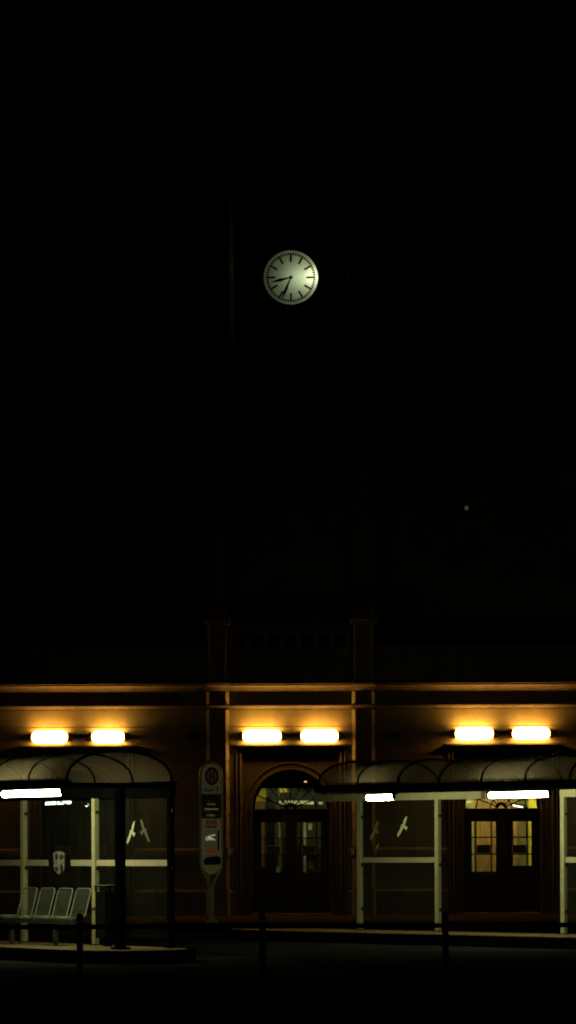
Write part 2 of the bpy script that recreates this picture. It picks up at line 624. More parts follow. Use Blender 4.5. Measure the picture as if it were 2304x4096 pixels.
# pane edge trim at the outer corner
MB().box(-0.105, -0.09, DEP_L - 0.012, DEP_L + 0.012, 0.14, 2.15).build('pane_edge', mat('pane_edge_green', (0.07, 0.085, 0.025), 0.4), shL)
bu = FL.u_for_px(526, DEP_L, 1.65)
bird_sticker(shL, bu, DEP_L - 0.008, 1.40 + (3400 - 3327) * 43.8 / F, 0.335, 0.225, M['bird'])
bu2 = FL.u_for_px(582, DEP_L, 1.65)
bird_sticker(shL, bu2, DEP_L - 0.008, 1.40 + (3400 - 3321) * 43.8 / F, 0.345, 0.25, M['bird_dark'], mirror=True)

# crest sticker: quartered shield
zc = 1.40 + (3400 - 3449) * 44.5 / F
CW, CH = 0.165, 0.185


def crest():
    def S(x, z):
        return (cm + x * CW, zc + z * CH)
    outline = [(-1.0, 0.84), (-0.5, 0.95), (0, 1.0), (0.5, 0.95), (1.0, 0.84), (0.92, 0.5), (0.9, -0.3), (0.86, -0.55), (0.66, -0.74), (0.25, -0.88), (0, -1.0),
               (-0.25, -0.88), (-0.66, -0.74), (-0.86, -0.55), (-0.9, -0.3), (-0.92, 0.5)]
    b = MB()
    fan_poly(b, [S(x, z) for x, z in outline], DEP_L - 0.010, 0.002)
    c = b.build('crest_sticker', M['crest'], shL)
    k = MB()
    y = DEP_L - 0.0125
    # rim
    for i in range(len(outline)):
        a, e = outline[i], outline[(i + 1) % len(outline)]
        a2, e2 = (a[0] * 0.93, a[1] * 0.95), (e[0] * 0.93, e[1] * 0.95)
        fan_poly(k, [S(*a), S(*e), S(*e2), S(*a2)], y, 0.002)
    # quarter lines and the small inner shield's edge
    for poly in ([(0.0, 0.93), (0.05, 0.93), (0.05, 0.36), (0.0, 0.36)], [(-0.03, -0.3), (0.02, -0.3), (0.02, -0.95), (-0.03, -0.95)],
                 [(-0.86, 0.06), (-0.25, 0.06), (-0.25, 0.0), (-0.86, 0.0)], [(0.26, 0.06), (0.86, 0.06), (0.86, 0.0), (0.26, 0.0)],
                 [(-0.28, 0.0), (-0.22, 0.0), (-0.22, -0.2), (-0.28, -0.2)], [(0.0, 0.42), (0.32, 0.42), (0.32, 0.30), (0.05, 0.30)],
                 [(-0.12, -0.14), (0.14, -0.10), (0.14, -0.15), (-0.12, -0.19)], [(-0.1, 0.2), (0.16, 0.24), (0.12, 0.17), (-0.08, 0.15)]):
        fan_poly(k, [S(*p) for p in poly], y, 0.002)
    # rearing beasts (upper one and lower one) and spread wings in the opposite quarters
    beast = [(-0.34, -0.42), (-0.20, -0.30), (-0.16, -0.05), (-0.32, -0.02), (-0.36, 0.08), (-0.14, 0.10), (-0.20, 0.28), (-0.08, 0.40), (0.10, 0.34), (0.08, 0.22),
             (0.26, 0.20), (0.30, 0.12), (0.10, 0.08), (0.08, -0.08), (0.30, -0.14), (0.28, -0.24), (0.06, -0.22), (0.16, -0.40), (0.04, -0.42), (-0.08, -0.24), (-0.18, -0.42)]
    for (ox, oz, sx, sz) in ((-0.42, 0.52, 0.9, 0.8), (0.44, -0.42, 0.9, 0.9)):
        fan_poly(k, [S(ox + p[0] * sx, oz + p[1] * sz) for p in beast], y, 0.002)
    for (ox, oz) in ((0.48, 0.56), (-0.44, -0.46)):
        for i in range(5):
            for sg in (-1, 1):
                x0 = 0.06 + i * 0.065
                z1 = 0.28 - i * 0.03
                fan_poly(k, [S(ox + sg * x0, oz + 0.16 - i * 0.02), S(ox + sg * (x0 + 0.03), oz + z1 * 0.7), S(ox + sg * (x0 + 0.045), oz - z1), S(ox + sg * (x0 + 0.01), oz - z1 * 0.8)], y, 0.002)
        fan_poly(k, [S(ox - 0.04, oz + 0.25), S(ox + 0.04, oz + 0.25), S(ox + 0.05, oz - 0.3), S(ox - 0.05, oz - 0.3)], y, 0.002)
    k.build('crest_figure', M['crest_ink'], c)
    r = MB()
    for poly in ([(-0.40, 0.72), (-0.28, 0.76), (-0.22, 0.64), (-0.34, 0.62)], [(-0.72, -0.05), (-0.5, -0.04), (-0.5, -0.08), (-0.72, -0.09)], [(0.34, 0.26), (0.7, 0.26), (0.66, 0.20), (0.38, 0.20)]):
        fan_poly(r, [S(*p) for p in poly], y - 0.003, 0.002)
    build_each(r, 'crest_tincture', M['crest_red'], c)


crest()

# right shelter --------------------------------------------------------------
BR = 0.91
zr = 2.265
t1 = (FR.u_for_px(1470, 0.30, zr), FR.u_for_px(1568, 0.30, zr), 0.30)
t2 = (FR.u_for_px(1960, 0.30, zr), FR.u_for_px(2190, 0.30, zr), 0.30)
pR = [FR.u_for_px(1440, DEP_R, 1.2), FR.u_for_px(1752, DEP_R, 1.2), FR.u_for_px(2255, DEP_R, 1.2)]
pR.append(pR[2] + 1.85)
pR.append(pR[3] + 1.85)
rb0 = FR.u_for_px(1262, DEP_R, 2.3)
rb1 = FR.u_for_px(1932, DEP_R, 2.3)
shR = make_shelter(FR, 'long barrel roofed glass bus shelter beside the arched doors, open between its posts', DEP_R, 0, 8 * BR, BR,
                   2.478, 2.36, 0.43, 2.373, 2.25, pR, (rb0, rb1),
                   [(pR[0], pR[1], None), (pR[2], pR[3], None), (pR[3], pR[4], None)], M['shelter_post'],
                   [t1, t2], zr)
MB().box(pR[2] - 0.04, 8 * BR, DEP_R - 0.05, DEP_R + 0.05, 2.25, 2.373).build('rear_beam', M['shelter_post'], shR)
bird_sticker(shR, FR.u_for_px(1611, DEP_R, 1.65), DEP_R - 0.008, 1.40 + (3400 - 3307) * 51.4 / F, 0.36, 0.25, mat('bird_film_bright', (0.58, 0.66, 0.36), 0.6, var=0.04))
bird_sticker(shR, FR.u_for_px(1499, DEP_R, 1.65), DEP_R - 0.008, 1.40 + (3400 - 3322) * 51.4 / F, 0.35, 0.22, mat('bird_film_brown', (0.20, 0.16, 0.065), 0.7, var=0.1))
FRAG = [(-0.5, -1.0), (-0.30, -0.5), (0.1, 0.0), (0.5, 0.9), (0.2, 1.0), (-0.2, 0.4), (-0.35, -0.2)]
bird_sticker(shR, FR.u_for_px(1511, DEP_R, 1.4), DEP_R - 0.008, 1.40 + (3400 - 3390) * 51.4 / F, 0.10, 0.07, M['bird'], pts=FRAG)

# ----------------------------------------------------------------- bench
PIT = 0.478
vb = DEP_L - 0.42
ub4 = FL.u_for_px(311, vb, 0.43)
bench = thing('wire_seat_bench', 'row of wire mesh seats with rounded backs under the barrel roof', 'bench', FL.P(ub4, vb, 0.0), -TH_L)
NS = 4
for i in range(NS):
    uc = -i * PIT
    hw = 0.192
    # tubular outline: seat front edge, up the back
    rr = 0.05
    front = -0.40
    top = 0.84
    lean = 0.115
    def bk(t):
        return (0.0 + lean * t, 0.43 + (top - 0.43) * t)
    pts = []
    pts.append((uc - hw, front, 0.425))
    pts.append((uc - hw, -0.04, 0.418))
    pts.append((uc - hw, 0.0, 0.445))
    pts.append((uc - hw, *bk(0.86)))
    for k in range(1, 5):
        a = math.pi / 2 * k / 4
        y, z = bk(0.86 + 0.14 * math.sin(a))
        pts.append((uc - hw + rr * (1 - math.cos(a)), y, z))
    for k in range(4):
        a = math.pi / 2 * k / 4
        y, z = bk(0.86 + 0.14 * math.cos(a))
        pts.append((uc + hw - rr + rr * math.sin(a), y, z))
    pts.append((uc + hw, *bk(0.86)))
    pts.append((uc + hw, 0.0, 0.445))
    pts.append((uc + hw, -0.04, 0.418))
    pts.append((uc + hw, front, 0.425))
    pts.append((uc - hw, front, 0.425))
    seat = MB().tube(pts, 0.0115, 6).build('seat', M['wire'], bench, smooth=True)
    m = MB()
    for k in range(1, 17):
        x = uc - hw + 2 * hw * k / 17
        y1, z1 = bk(0.985)
        m.tube([(x, front, 0.424), (x, -0.04, 0.418), (x, 0.004, 0.445), (x, y1, z1)], 0.0012, 4)
    for k in range(1, 22):
        y, z = bk(k / 22)
        m.tube([(uc - hw, y, z), (uc + hw, y, z)], 0.0012, 4)
    for k in range(1, 14):
        y = front + (-0.04 - front) * k / 14
        m.tube([(uc - hw, y, 0.421), (uc + hw, y, 0.421)], 0.0012, 4)
    m.build('wire_mesh', M['wire'], seat)
MB().box(-3.3, 0.26, -0.27, -0.19, 0.325, 0.402).build('seat_beam', M['bench_beam'], bench)
sf = MB()
x0_, x1_ = -3.3, -NS * PIT + 0.26
sf.tube([(x0_, -0.40, 0.425), (x1_, -0.40, 0.425), (x1_, 0.0, 0.425), (x0_, 0.0, 0.425), (x0_, -0.40, 0.425)], 0.0115, 6)
shelf = sf.build('side_shelf', M['wire'], bench, smooth=True)
sf = MB()
for k in range(1, 14):
    y = -0.40 + 0.40 * k / 14
    sf.tube([(x0_, y, 0.424), (x1_, y, 0.424)], 0.0012, 4)
for k in range(1, 50):
    x = x0_ + (x1_ - x0_) * k / 50
    sf.tube([(x, -0.40, 0.4225), (x, 0.0, 0.4225)], 0.0012, 4)
sf.build('wire_mesh', M['wire'], shelf)
for i in range(NS):
    uc = -i * PIT
    b = MB()
    for s in (-0.1, 0.1):
        b.prism([(-0.36, 0.412), (-0.05, 0.405), (-0.16, 0.402), (-0.3, 0.402)], uc + s - 0.008, uc + s + 0.008, 'x')
    build_each(b, 'seat_bracket', M['sign_grey'], bench)
for uc in (-0.24, -0.24 - 2.5 * PIT, -0.24 - 5.2 * PIT):
    lg = MB().box(uc - 0.03, uc + 0.03, -0.26, -0.2, 0.016, 0.323).build('leg', M['bench_beam'], bench)
    MB().box(uc - 0.06, uc + 0.06, -0.36, -0.10, 0.002, 0.015).build('foot_plate', M['bench_beam'], lg)

# ----------------------------------------------------------------- litter bin
bp = W(430, 3785, 43.9)
bn = thing('litter_bin', 'dark square litter bin behind the dark shelter post', 'bin', (bp.x, bp.y, 0), -TH_L)
hw = 0.125
MB().prism([(-hw, -hw), (hw - 0.0, -hw), (hw, hw), (-hw, hw)], 0.12, 0.80).build('body', M['bin'], bn)
b = MB().box(-hw - 0.015, hw + 0.015, -hw - 0.015, hw + 0.015, 0.872, 0.892)
for sx in (-1, 1):
    for sy in (-1, 1):
        b.box(sx * 0.12 - 0.012, sx * 0.12 + 0.012, sy * 0.12 - 0.012, sy * 0.12 + 0.012, 0.802, 0.871)
b.build('lid', M['bin'], bn)
MB().box(-hw - 0.017, hw + 0.017, -hw - 0.017, hw + 0.017, 0.893, 0.899).build('lid_plate', M['wire'], bn)
MB().box(-0.05, 0.05, -0.05, 0.05, 0.004, 0.119).build('foot', M['bin'], bn)

# ----------------------------------------------------------------- bus stop sign
sp = W(846, 3690, 57.9)
PHI = R(43.5)
sg = thing('bus_stop_sign', 'tall rounded bus stop sign, faint glow added, with ringed H and Stand 3', 'bus stop sign', (sp.x, sp.y, 0), PHI)
K = 57.9 / F


def sz(py):
    return EYE + (HY - (py - 1.2)) * K


HWs = 0.265
# frame: bent tube pair
zt_, zb_ = sz(3048), sz(3500)
pts = [(-0.035, 0, 0.02), (-0.035, 0, sz(3545)), (-0.10, 0, sz(3520)), (-HWs, 0, sz(3470)), (-HWs - 0.012, 0, sz(3400)), (-HWs - 0.012, 0, zt_ - HWs)]
for k in range(1, 12):
    a = math.pi - math.pi * k / 12
    pts.append(((HWs + 0.012) * math.cos(a), 0, zt_ - HWs + (HWs) * math.sin(a)))
pts += [(-p[0], p[1], p[2]) for p in pts[5::-1]]
MB().tube(pts, 0.024, 8).build('frame', M['sign_grey'], sg, smooth=True)
# rounded top panel
topP = [(-0.245, sz(3176)), (0.245, sz(3176))]
zc0 = sz(3056) - 0.245
for k in range(0, 17):
    a = math.pi * k / 16
    topP.append((0.245 * math.cos(a), zc0 + 0.245 * math.sin(a)))
b = MB()
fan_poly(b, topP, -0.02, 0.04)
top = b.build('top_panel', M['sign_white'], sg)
zr_ = sz(3105)
b = MB()
b.lathe([(0.128, -0.024), (0.128, -0.028), (0.176, -0.028), (0.176, -0.024)], (0, 0, zr_), 'y', 40)
b.box(-0.062, -0.030, -0.0285, -0.0245, zr_ - 0.105, zr_ + 0.105)
b.box(0.030, 0.062, -0.0285, -0.0245, zr_ - 0.105, zr_ + 0.105)
b.box(-0.029, 0.029, -0.0285, -0.0245, zr_ - 0.018, zr_ + 0.018)
b.build('stop_symbol', M['sign_black'], top)
b = MB()
fan_poly(b, [(0.128 * math.cos(2 * math.pi * k / 32), zr_ + 0.128 * math.sin(2 * math.pi * k / 32)) for k in range(32)], -0.0235, 0.003)
b.build('stop_disc', M['sign_orange'], top)
text_mesh('stand_text', 'Stand', 0.092, M['sign_black'], top, (-0.065, -0.022, sz(3160)), 0.235, bold=0.0015)
text_mesh('stand_number', '3', 0.12, M['sign_black'], top, (0.135, -0.022, sz(3157)), 0.065, bold=0.0015)
# dark slats with route words
for i, (a, c) in enumerate(((3178, 3203), (3205, 3224), (3226, 3246), (3248, 3272))):
    sl = MB().box(-0.235, 0.235, -0.018, 0.018, sz(c), sz(a)).build('slat', M['sign_slat'], sg)
    if i == 1:
        bb = MB()
        x = -0.12
        random.seed(3)
        while x < 0.10:
            w = random.uniform(0.012, 0.024)
            bb.box(x, x + w, -0.0205, -0.0185, sz(3219.5), sz(3219.5) + random.choice((0.02, 0.022, 0.03)))
            x += w + 0.006
        bb.build('slat_marks', added_glow(mat('sign_dim_text', (0.45, 0.36, 0.10), 0.6), (1.0, 0.72, 0.15), 0.05), sl)  # print brightened by an added glow
    if i == 2:
        text_mesh('slat_text', 'Ersatzverkehr', 0.05, M['sign_yellow'], sl, (-0.005, -0.0195, sz(3236)), 0.36, bold=0.0006)
    if i == 3:
        text_mesh('slat_text', 'C Harz', 0.065, added_glow(mat('sign_text_grey', (0.45, 0.38, 0.17), 0.6), (1.0, 0.8, 0.35), 0.07), sl, (-0.02, -0.0195, sz(3261)), 0.20, bold=0.0006)  # route text, its glow added too
# middle board
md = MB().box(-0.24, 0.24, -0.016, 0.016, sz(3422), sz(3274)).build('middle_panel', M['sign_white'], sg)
text_mesh('operator_logo', 'KVG', 0.125, M['sign_red'], md, (-0.005, -0.0175, sz(3291)), 0.27, bold=0.006)
MB().box(-0.14, 0.13, -0.019, -0.0165, sz(3310), sz(3305)).build('logo_underline', M['sign_blue'], md)
case = MB().box(-0.21, 0.135, -0.026, -0.0165, sz(3419), sz(3320)).build('timetable_case', M['paper'], md)
bb = MB()
fan_poly(bb, [(-0.17, sz(3363)), (-0.17, sz(3348)), (-0.09, sz(3343.5)), (0.075, sz(3340.5)), (0.08, sz(3337)), (0.085, sz(3342)), (-0.08, sz(3348)), (-0.10, sz(3353)), (0.085, sz(3359)), (0.085, sz(3362)), (-0.05, sz(3361))], -0.0285, 0.002)
bb.build('paper_curl', added_glow(mat('paper_bright', (0.80, 0.80, 0.58), 0.4), (1.0, 0.98, 0.6), 0.16), case)  # curl brightened by a stronger added glow
MB().box(-0.12, 0.055, -0.0285, -0.0265, sz(3414), sz(3392)).build('red_notice', added_glow(mat('notice_red', (0.36, 0.07, 0.04), 0.6), (1.0, 0.16, 0.06), 0.05), case)  # red notice with emission added to its colour
bb = MB()
fan_poly(bb, [(-0.045, sz(3408)), (-0.03, sz(3401)), (-0.01, sz(3403)), (0.02, sz(3397)), (0.06, sz(3394)), (0.055, sz(3396)), (0.01, sz(3402)), (-0.02, sz(3409))], -0.031, 0.002)
bb.build('notice_mark', M['paper'], case)
MB().box(0.15, 0.19, -0.026, -0.0165, sz(3400), sz(3321)).build('case_hinge', M['sign_blue'], md)
# bottom lobe
lob = [(-0.245, sz(3424)), (-0.235, sz(3452)), (-0.19, sz(3476)), (-0.11, sz(3492)), (0, sz(3498)), (0.11, sz(3492)), (0.19, sz(3476)), (0.235, sz(3452)), (0.245, sz(3424))]
bb = MB()
fan_poly(bb, lob[::-1], -0.018, 0.036)
lo = bb.build('lower_panel', M['sign_olive'], sg)
bb = MB()
fan_poly(bb, [(-0.205, sz(3459)), (-0.225, sz(3443)), (-0.19, sz(3438)), (-0.14, sz(3428.5)), (0.0, sz(3427)), (0.15, sz(3425)), (0.19, sz(3428)), (0.228, sz(3430)), (0.23, sz(3445)), (0.21, sz(3459))][::-1], -0.0215, 0.003)
mp2 = bb.build('blue_field', M['sign_blue'], lo)
bb = MB()
random.seed(5)
for zz, xe in ((3438, 0.13), (3446, 0.08)):
    x = -0.14
    while x < xe:
        w = random.uniform(0.01, 0.03)
        bb.box(x, x + w, -0.024, -0.022, sz(zz), sz(zz) + 0.012)
        x += w + 0.007
bb.build('field_marks', mat('field_text', (0.06, 0.08, 0.08), 0.6), mp2)
MB().box(-0.085, 0.085, -0.085, 0.085, 0.003, 0.06).build('base_plate', M['sign_grey'], sg)

# ----------------------------------------------------------------- railing
DR = 20.0
rl = thing('railing', 'dark railing with ball topped posts along the planted verge', 'railing', (0, DR, 0))
for px in (-412, 318, 1049, 1780, 2511):
    X = (px - HX) / 600.0
    z1 = 0.925
    po = MB().tube([(X, 0, 0.002), (X, 0, z1)], 0.022, 12).build('post', M['dark_metal'], rl, smooth=True)
    bl = MB()
    bl.lathe([(0.0005, -0.027), (0.012, -0.024), (0.0215, -0.014), (0.026, 0), (0.0215, 0.014), (0.012, 0.024), (0.0005, 0.027)], (X, 0, 0.955), 'z', 14)
    bl.build('ball_cap', M['dark_metal'], po, smooth=True)
MB().tube([(-3.6, 0, 0.893), (3.6, 0, 0.893)], 0.0165, 10).build('top_rail', M['dark_metal'], rl, smooth=True)
MB().tube([(-3.6, 0, 0.30), (3.6, 0, 0.30)], 0.0165, 10).build('lower_rail', M['dark_metal'], rl, smooth=True)

# ----------------------------------------------------------------- shrubs in front of the railing
def shrub(x, y, h, w, label, seed):
    random.seed(seed)
    t = thing('shrub', label, 'shrub', (x, y, 0), random.uniform(0, 6), 'shrubs on the verge')
    st = MB()
    tips = []
    for k in range(9):
        a = random.uniform(0, 6.28)
        rr = random.uniform(0.15, 0.9) * w
        e = Vector((math.cos(a) * rr, math.sin(a) * rr, h * random.uniform(0.6, 0.97) * (1 - 0.35 * (rr / w) ** 2)))
        m = Vector((e.x * 0.45, e.y * 0.45, e.z * 0.55))
        st.tube([(e.x * 0.05, e.y * 0.05, 0), m, e], [0.014, 0.008, 0.003], 5)
        for j in range(12):
            f = random.uniform(0.35, 1.0)
            p = m.lerp(e, f)
            tips.append(p)
    st.build('stem', M['bark'], t)
    lf = MB()
    for p in tips:
        for j in range(9):
            c = p + Vector((random.gauss(0, 0.06), random.gauss(0, 0.06), random.gauss(0, 0.045)))
            L = random.uniform(0.035, 0.07)
            d = Vector((random.gauss(0, 1), random.gauss(0, 1), random.gauss(0.2, 0.6))).normalized()
            s = d.cross(Vector((random.gauss(0, 1), random.gauss(0, 1), random.gauss(0, 1)))).normalized() * L * 0.32
            n = d.cross(s).normalized() * L * 0.12
            lf.add([c - d * L * 0.5, c + s + n, c + d * L * 0.5, c - s + n], [(0, 1, 2), (0, 2, 3)])
    lf.build('foliage', M['leaf'], t)
    return t


shrub(1.05, 18.8, 0.66, 0.42, 'leafy shrub in front of the railing post by the long shelter', 11)
shrub(1.75, 18.6, 0.74, 0.45, 'tallest dark shrub at the photo edge below the long shelter', 12)
shrub(0.35, 18.6, 0.52, 0.40, 'low dark shrub below the middle of the railing', 13)
shrub(-0.55, 18.8, 0.44, 0.38, 'low dark shrub beside the middle railing post', 14)
shrub(-1.45, 18.7, 0.46, 0.42, 'low dark shrub at the foot of the railing below the seats', 15)

# ----------------------------------------------------------------- station building
YF = 64.6
XC = 0.065
BAY = 4.57
st = thing('station_building', 'old plastered station with arched doors, cornices and a dark gabled clock front', 'building', (XC, YF, 0))
S0 = 185.76


def L(px, py, y):
    """photo pixel at local depth y -> local (x, z)"""
    p = W(px, py, YF + y)
    return p.x - XC, p.z


OP = 1.20       # half width of a portal opening
HZ = 3.672      # top of the portal frame
EDGE = 11.0
spans = [(-EDGE, -BAY - OP), (-BAY + OP, -OP), (OP, BAY - OP), (BAY + OP, EDGE)]
PILX = 1.565
PILH = 0.2425
joints = [1.454, 1.80, 2.164, 2.53, 2.934, 3.311, HZ]
cs = MB()
core = MB()
g = 0.009
for (a, c) in spans:
    core.box(a, c, 0.028, 0.45, 0.0, HZ)
    for i in range(len(joints) - 1):
        cs.box(a, c, 0.0, 0.027, joints[i] + g, joints[i + 1] - g)
    cs.box(a, c, 0.002, 0.027, 0.566 + g, 1.29)
    cs.box(a, c, -0.035, 0.027, 1.292, 1.40)
    cs.prism([(-0.035, 1.402), (-0.008, 1.452), (0.027, 1.452), (0.027, 1.402)], a, c, 'x')
core.box(-EDGE, EDGE, 0.028, 0.45, HZ + 0.001, 5.0)
for (z0, z1) in ((HZ, 4.06), (4.06, 4.43)):
    cs.box(-EDGE, EDGE, 0.0, 0.027, z0 + g, z1 - g)
cs.box(-EDGE, EDGE, 0.004, 0.027, 4.53, 4.80)
core.build('wall', M['plaster'], st)
cs.build('wall_coursing', M['plaster'], st)
pl = MB()
for (a, c) in spans:
    pl.box(a - 0.0, c, -0.05, 0.027, 0.0, 0.50)
    pl.prism([(-0.05, 0.502), (-0.005, 0.56), (0.027, 0.56), (0.027, 0.502)], a, c, 'x')
build_each(pl, 'plinth', M['stone_dark'], st)


# mouldings
def up_prof(o):
    return [(0.03, 4.80), (-o - 0.03, 4.80), (-o - 0.03, 4.822), (-o - 0.055, 4.83), (-o - 0.075, 4.86), (-o - 0.12, 4.905), (-o - 0.18, 4.93), (-o - 0.205, 4.935), (-o - 0.205, 4.965), (-o - 0.235, 4.97), (-o - 0.235, 4.995), (0.03, 5.02)]


def low_prof(o):
    return [(0.03, 4.425), (-o - 0.018, 4.425), (-o - 0.018, 4.445), (-o - 0.04, 4.452), (-o - 0.07, 4.495), (-o - 0.085, 4.50), (-o - 0.085, 4.522), (0.03, 4.535)]


segs = [(-EDGE, -PILX - PILH, 0), (-PILX - PILH + 0.001, -PILX + PILH - 0.001, 0.215), (-PILX + PILH, PILX - PILH, 0), (PILX - PILH + 0.001, PILX + PILH - 0.001, 0.215), (PILX + PILH, EDGE, 0)]
uc_, lc_ = MB(), MB()
for (a, c, o) in segs:
    uc_.prism(up_prof(o), a, c, 'x')
    lc_.prism(low_prof(o), a, c, 'x')
build_each(uc_, 'cornice', M['stone'], st)
build_each(lc_, 'string_moulding', M['stone'], st)

# pilasters with chamfered edges, coursed
for sx in (-1, 1):
    xc = sx * PILX
    ch = 0.066
    pj = 0.24

    def poly(w, dproj, cc):
        return [(xc - w, 0.0 - 0.002), (xc - w, -dproj + cc), (xc - w + cc, -dproj), (xc + w - cc, -dproj), (xc + w, -dproj + cc), (xc + w, -0.002)]
    p = MB()
    zs = [0.56] + joints[1:] + [4.06, 4.424]
    zs[0] = 1.453
    for i in range(len(zs) - 1):
        p.prism(poly(PILH, pj, ch), zs[i] + 0.011, zs[i + 1] - 0.011)
    p.prism(poly(PILH - 0.025, pj - 0.025, ch), 0.0, 5.0)
    p.prism(poly(PILH + 0.02, pj + 0.02, ch), 0.0, 0.56)
    p.prism(poly(PILH + 0.0, pj, ch), 0.572, 1.29)
    p.prism(poly(PILH + 0.03, pj + 0.03, ch), 1.293, 1.44)
    p.prism(poly(PILH, pj, ch), 4.535, 4.799)
    p.build('pilaster', M['plaster'], st)
    # pier above the cornice
    q = MB()
    zz = [5.021, 5.33, 5.62, 6.235]
    for i in range(3):
        k = 0.012 if i < 2 else 0.03
        q.prism(poly(PILH - (0.0 if i < 2 else 0.02), pj, ch if i < 2 else 0.05), zz[i] + 0.005, zz[i + 1] - 0.005)
    q.prism(poly(PILH - 0.03, pj - 0.02, ch), 5.02, 6.24)
    q.prism(poly(PILH + 0.02, pj + 0.03, 0.02), 6.24, 6.262)
    q.prism(poly(PILH + 0.035, pj + 0.045, 0.02), 6.263, 6.33)
    q.prism(poly(PILH + 0.055, pj + 0.065, 0.02), 6.331, 6.355)
    q.prism(poly(PILH - 0.03, pj - 0.02, 0.03), 6.356, 6.62)
    q.build('pier', M['plaster'], st)

# attic
a = MB()
a.box(-EDGE, -PILX - PILH, 0.06, 0.40, 5.0, 5.72)
a.box(PILX + PILH, EDGE, 0.06, 0.40, 5.0, 5.72)
a.box(-EDGE, -PILX - PILH - 0.002, 0.0, 0.46, 5.721, 5.79)
a.box(PILX + PILH + 0.002, EDGE, 0.0, 0.46, 5.721, 5.79)
xi = PILX - PILH - 0.002
a.box(-xi, xi, 0.06, 0.40, 5.0, 5.76)
a.box(-xi, xi, 0.06, 0.40, 6.05, 6.22)
a.box(-xi, xi, 0.02, 0.44, 6.221, 6.29)
for k in range(8):
    x = -xi + 0.05 + (2 * xi - 0.10) * k / 7
    a.box(x - 0.05, x + 0.05, 0.061, 0.39, 5.761, 6.049)
a.build('attic', M['plaster'], st)

# portals ---------------------------------------------------------------------
RA = 0.835     # arch opening radius
ZS = 2.288     # springing
RO = 1.01


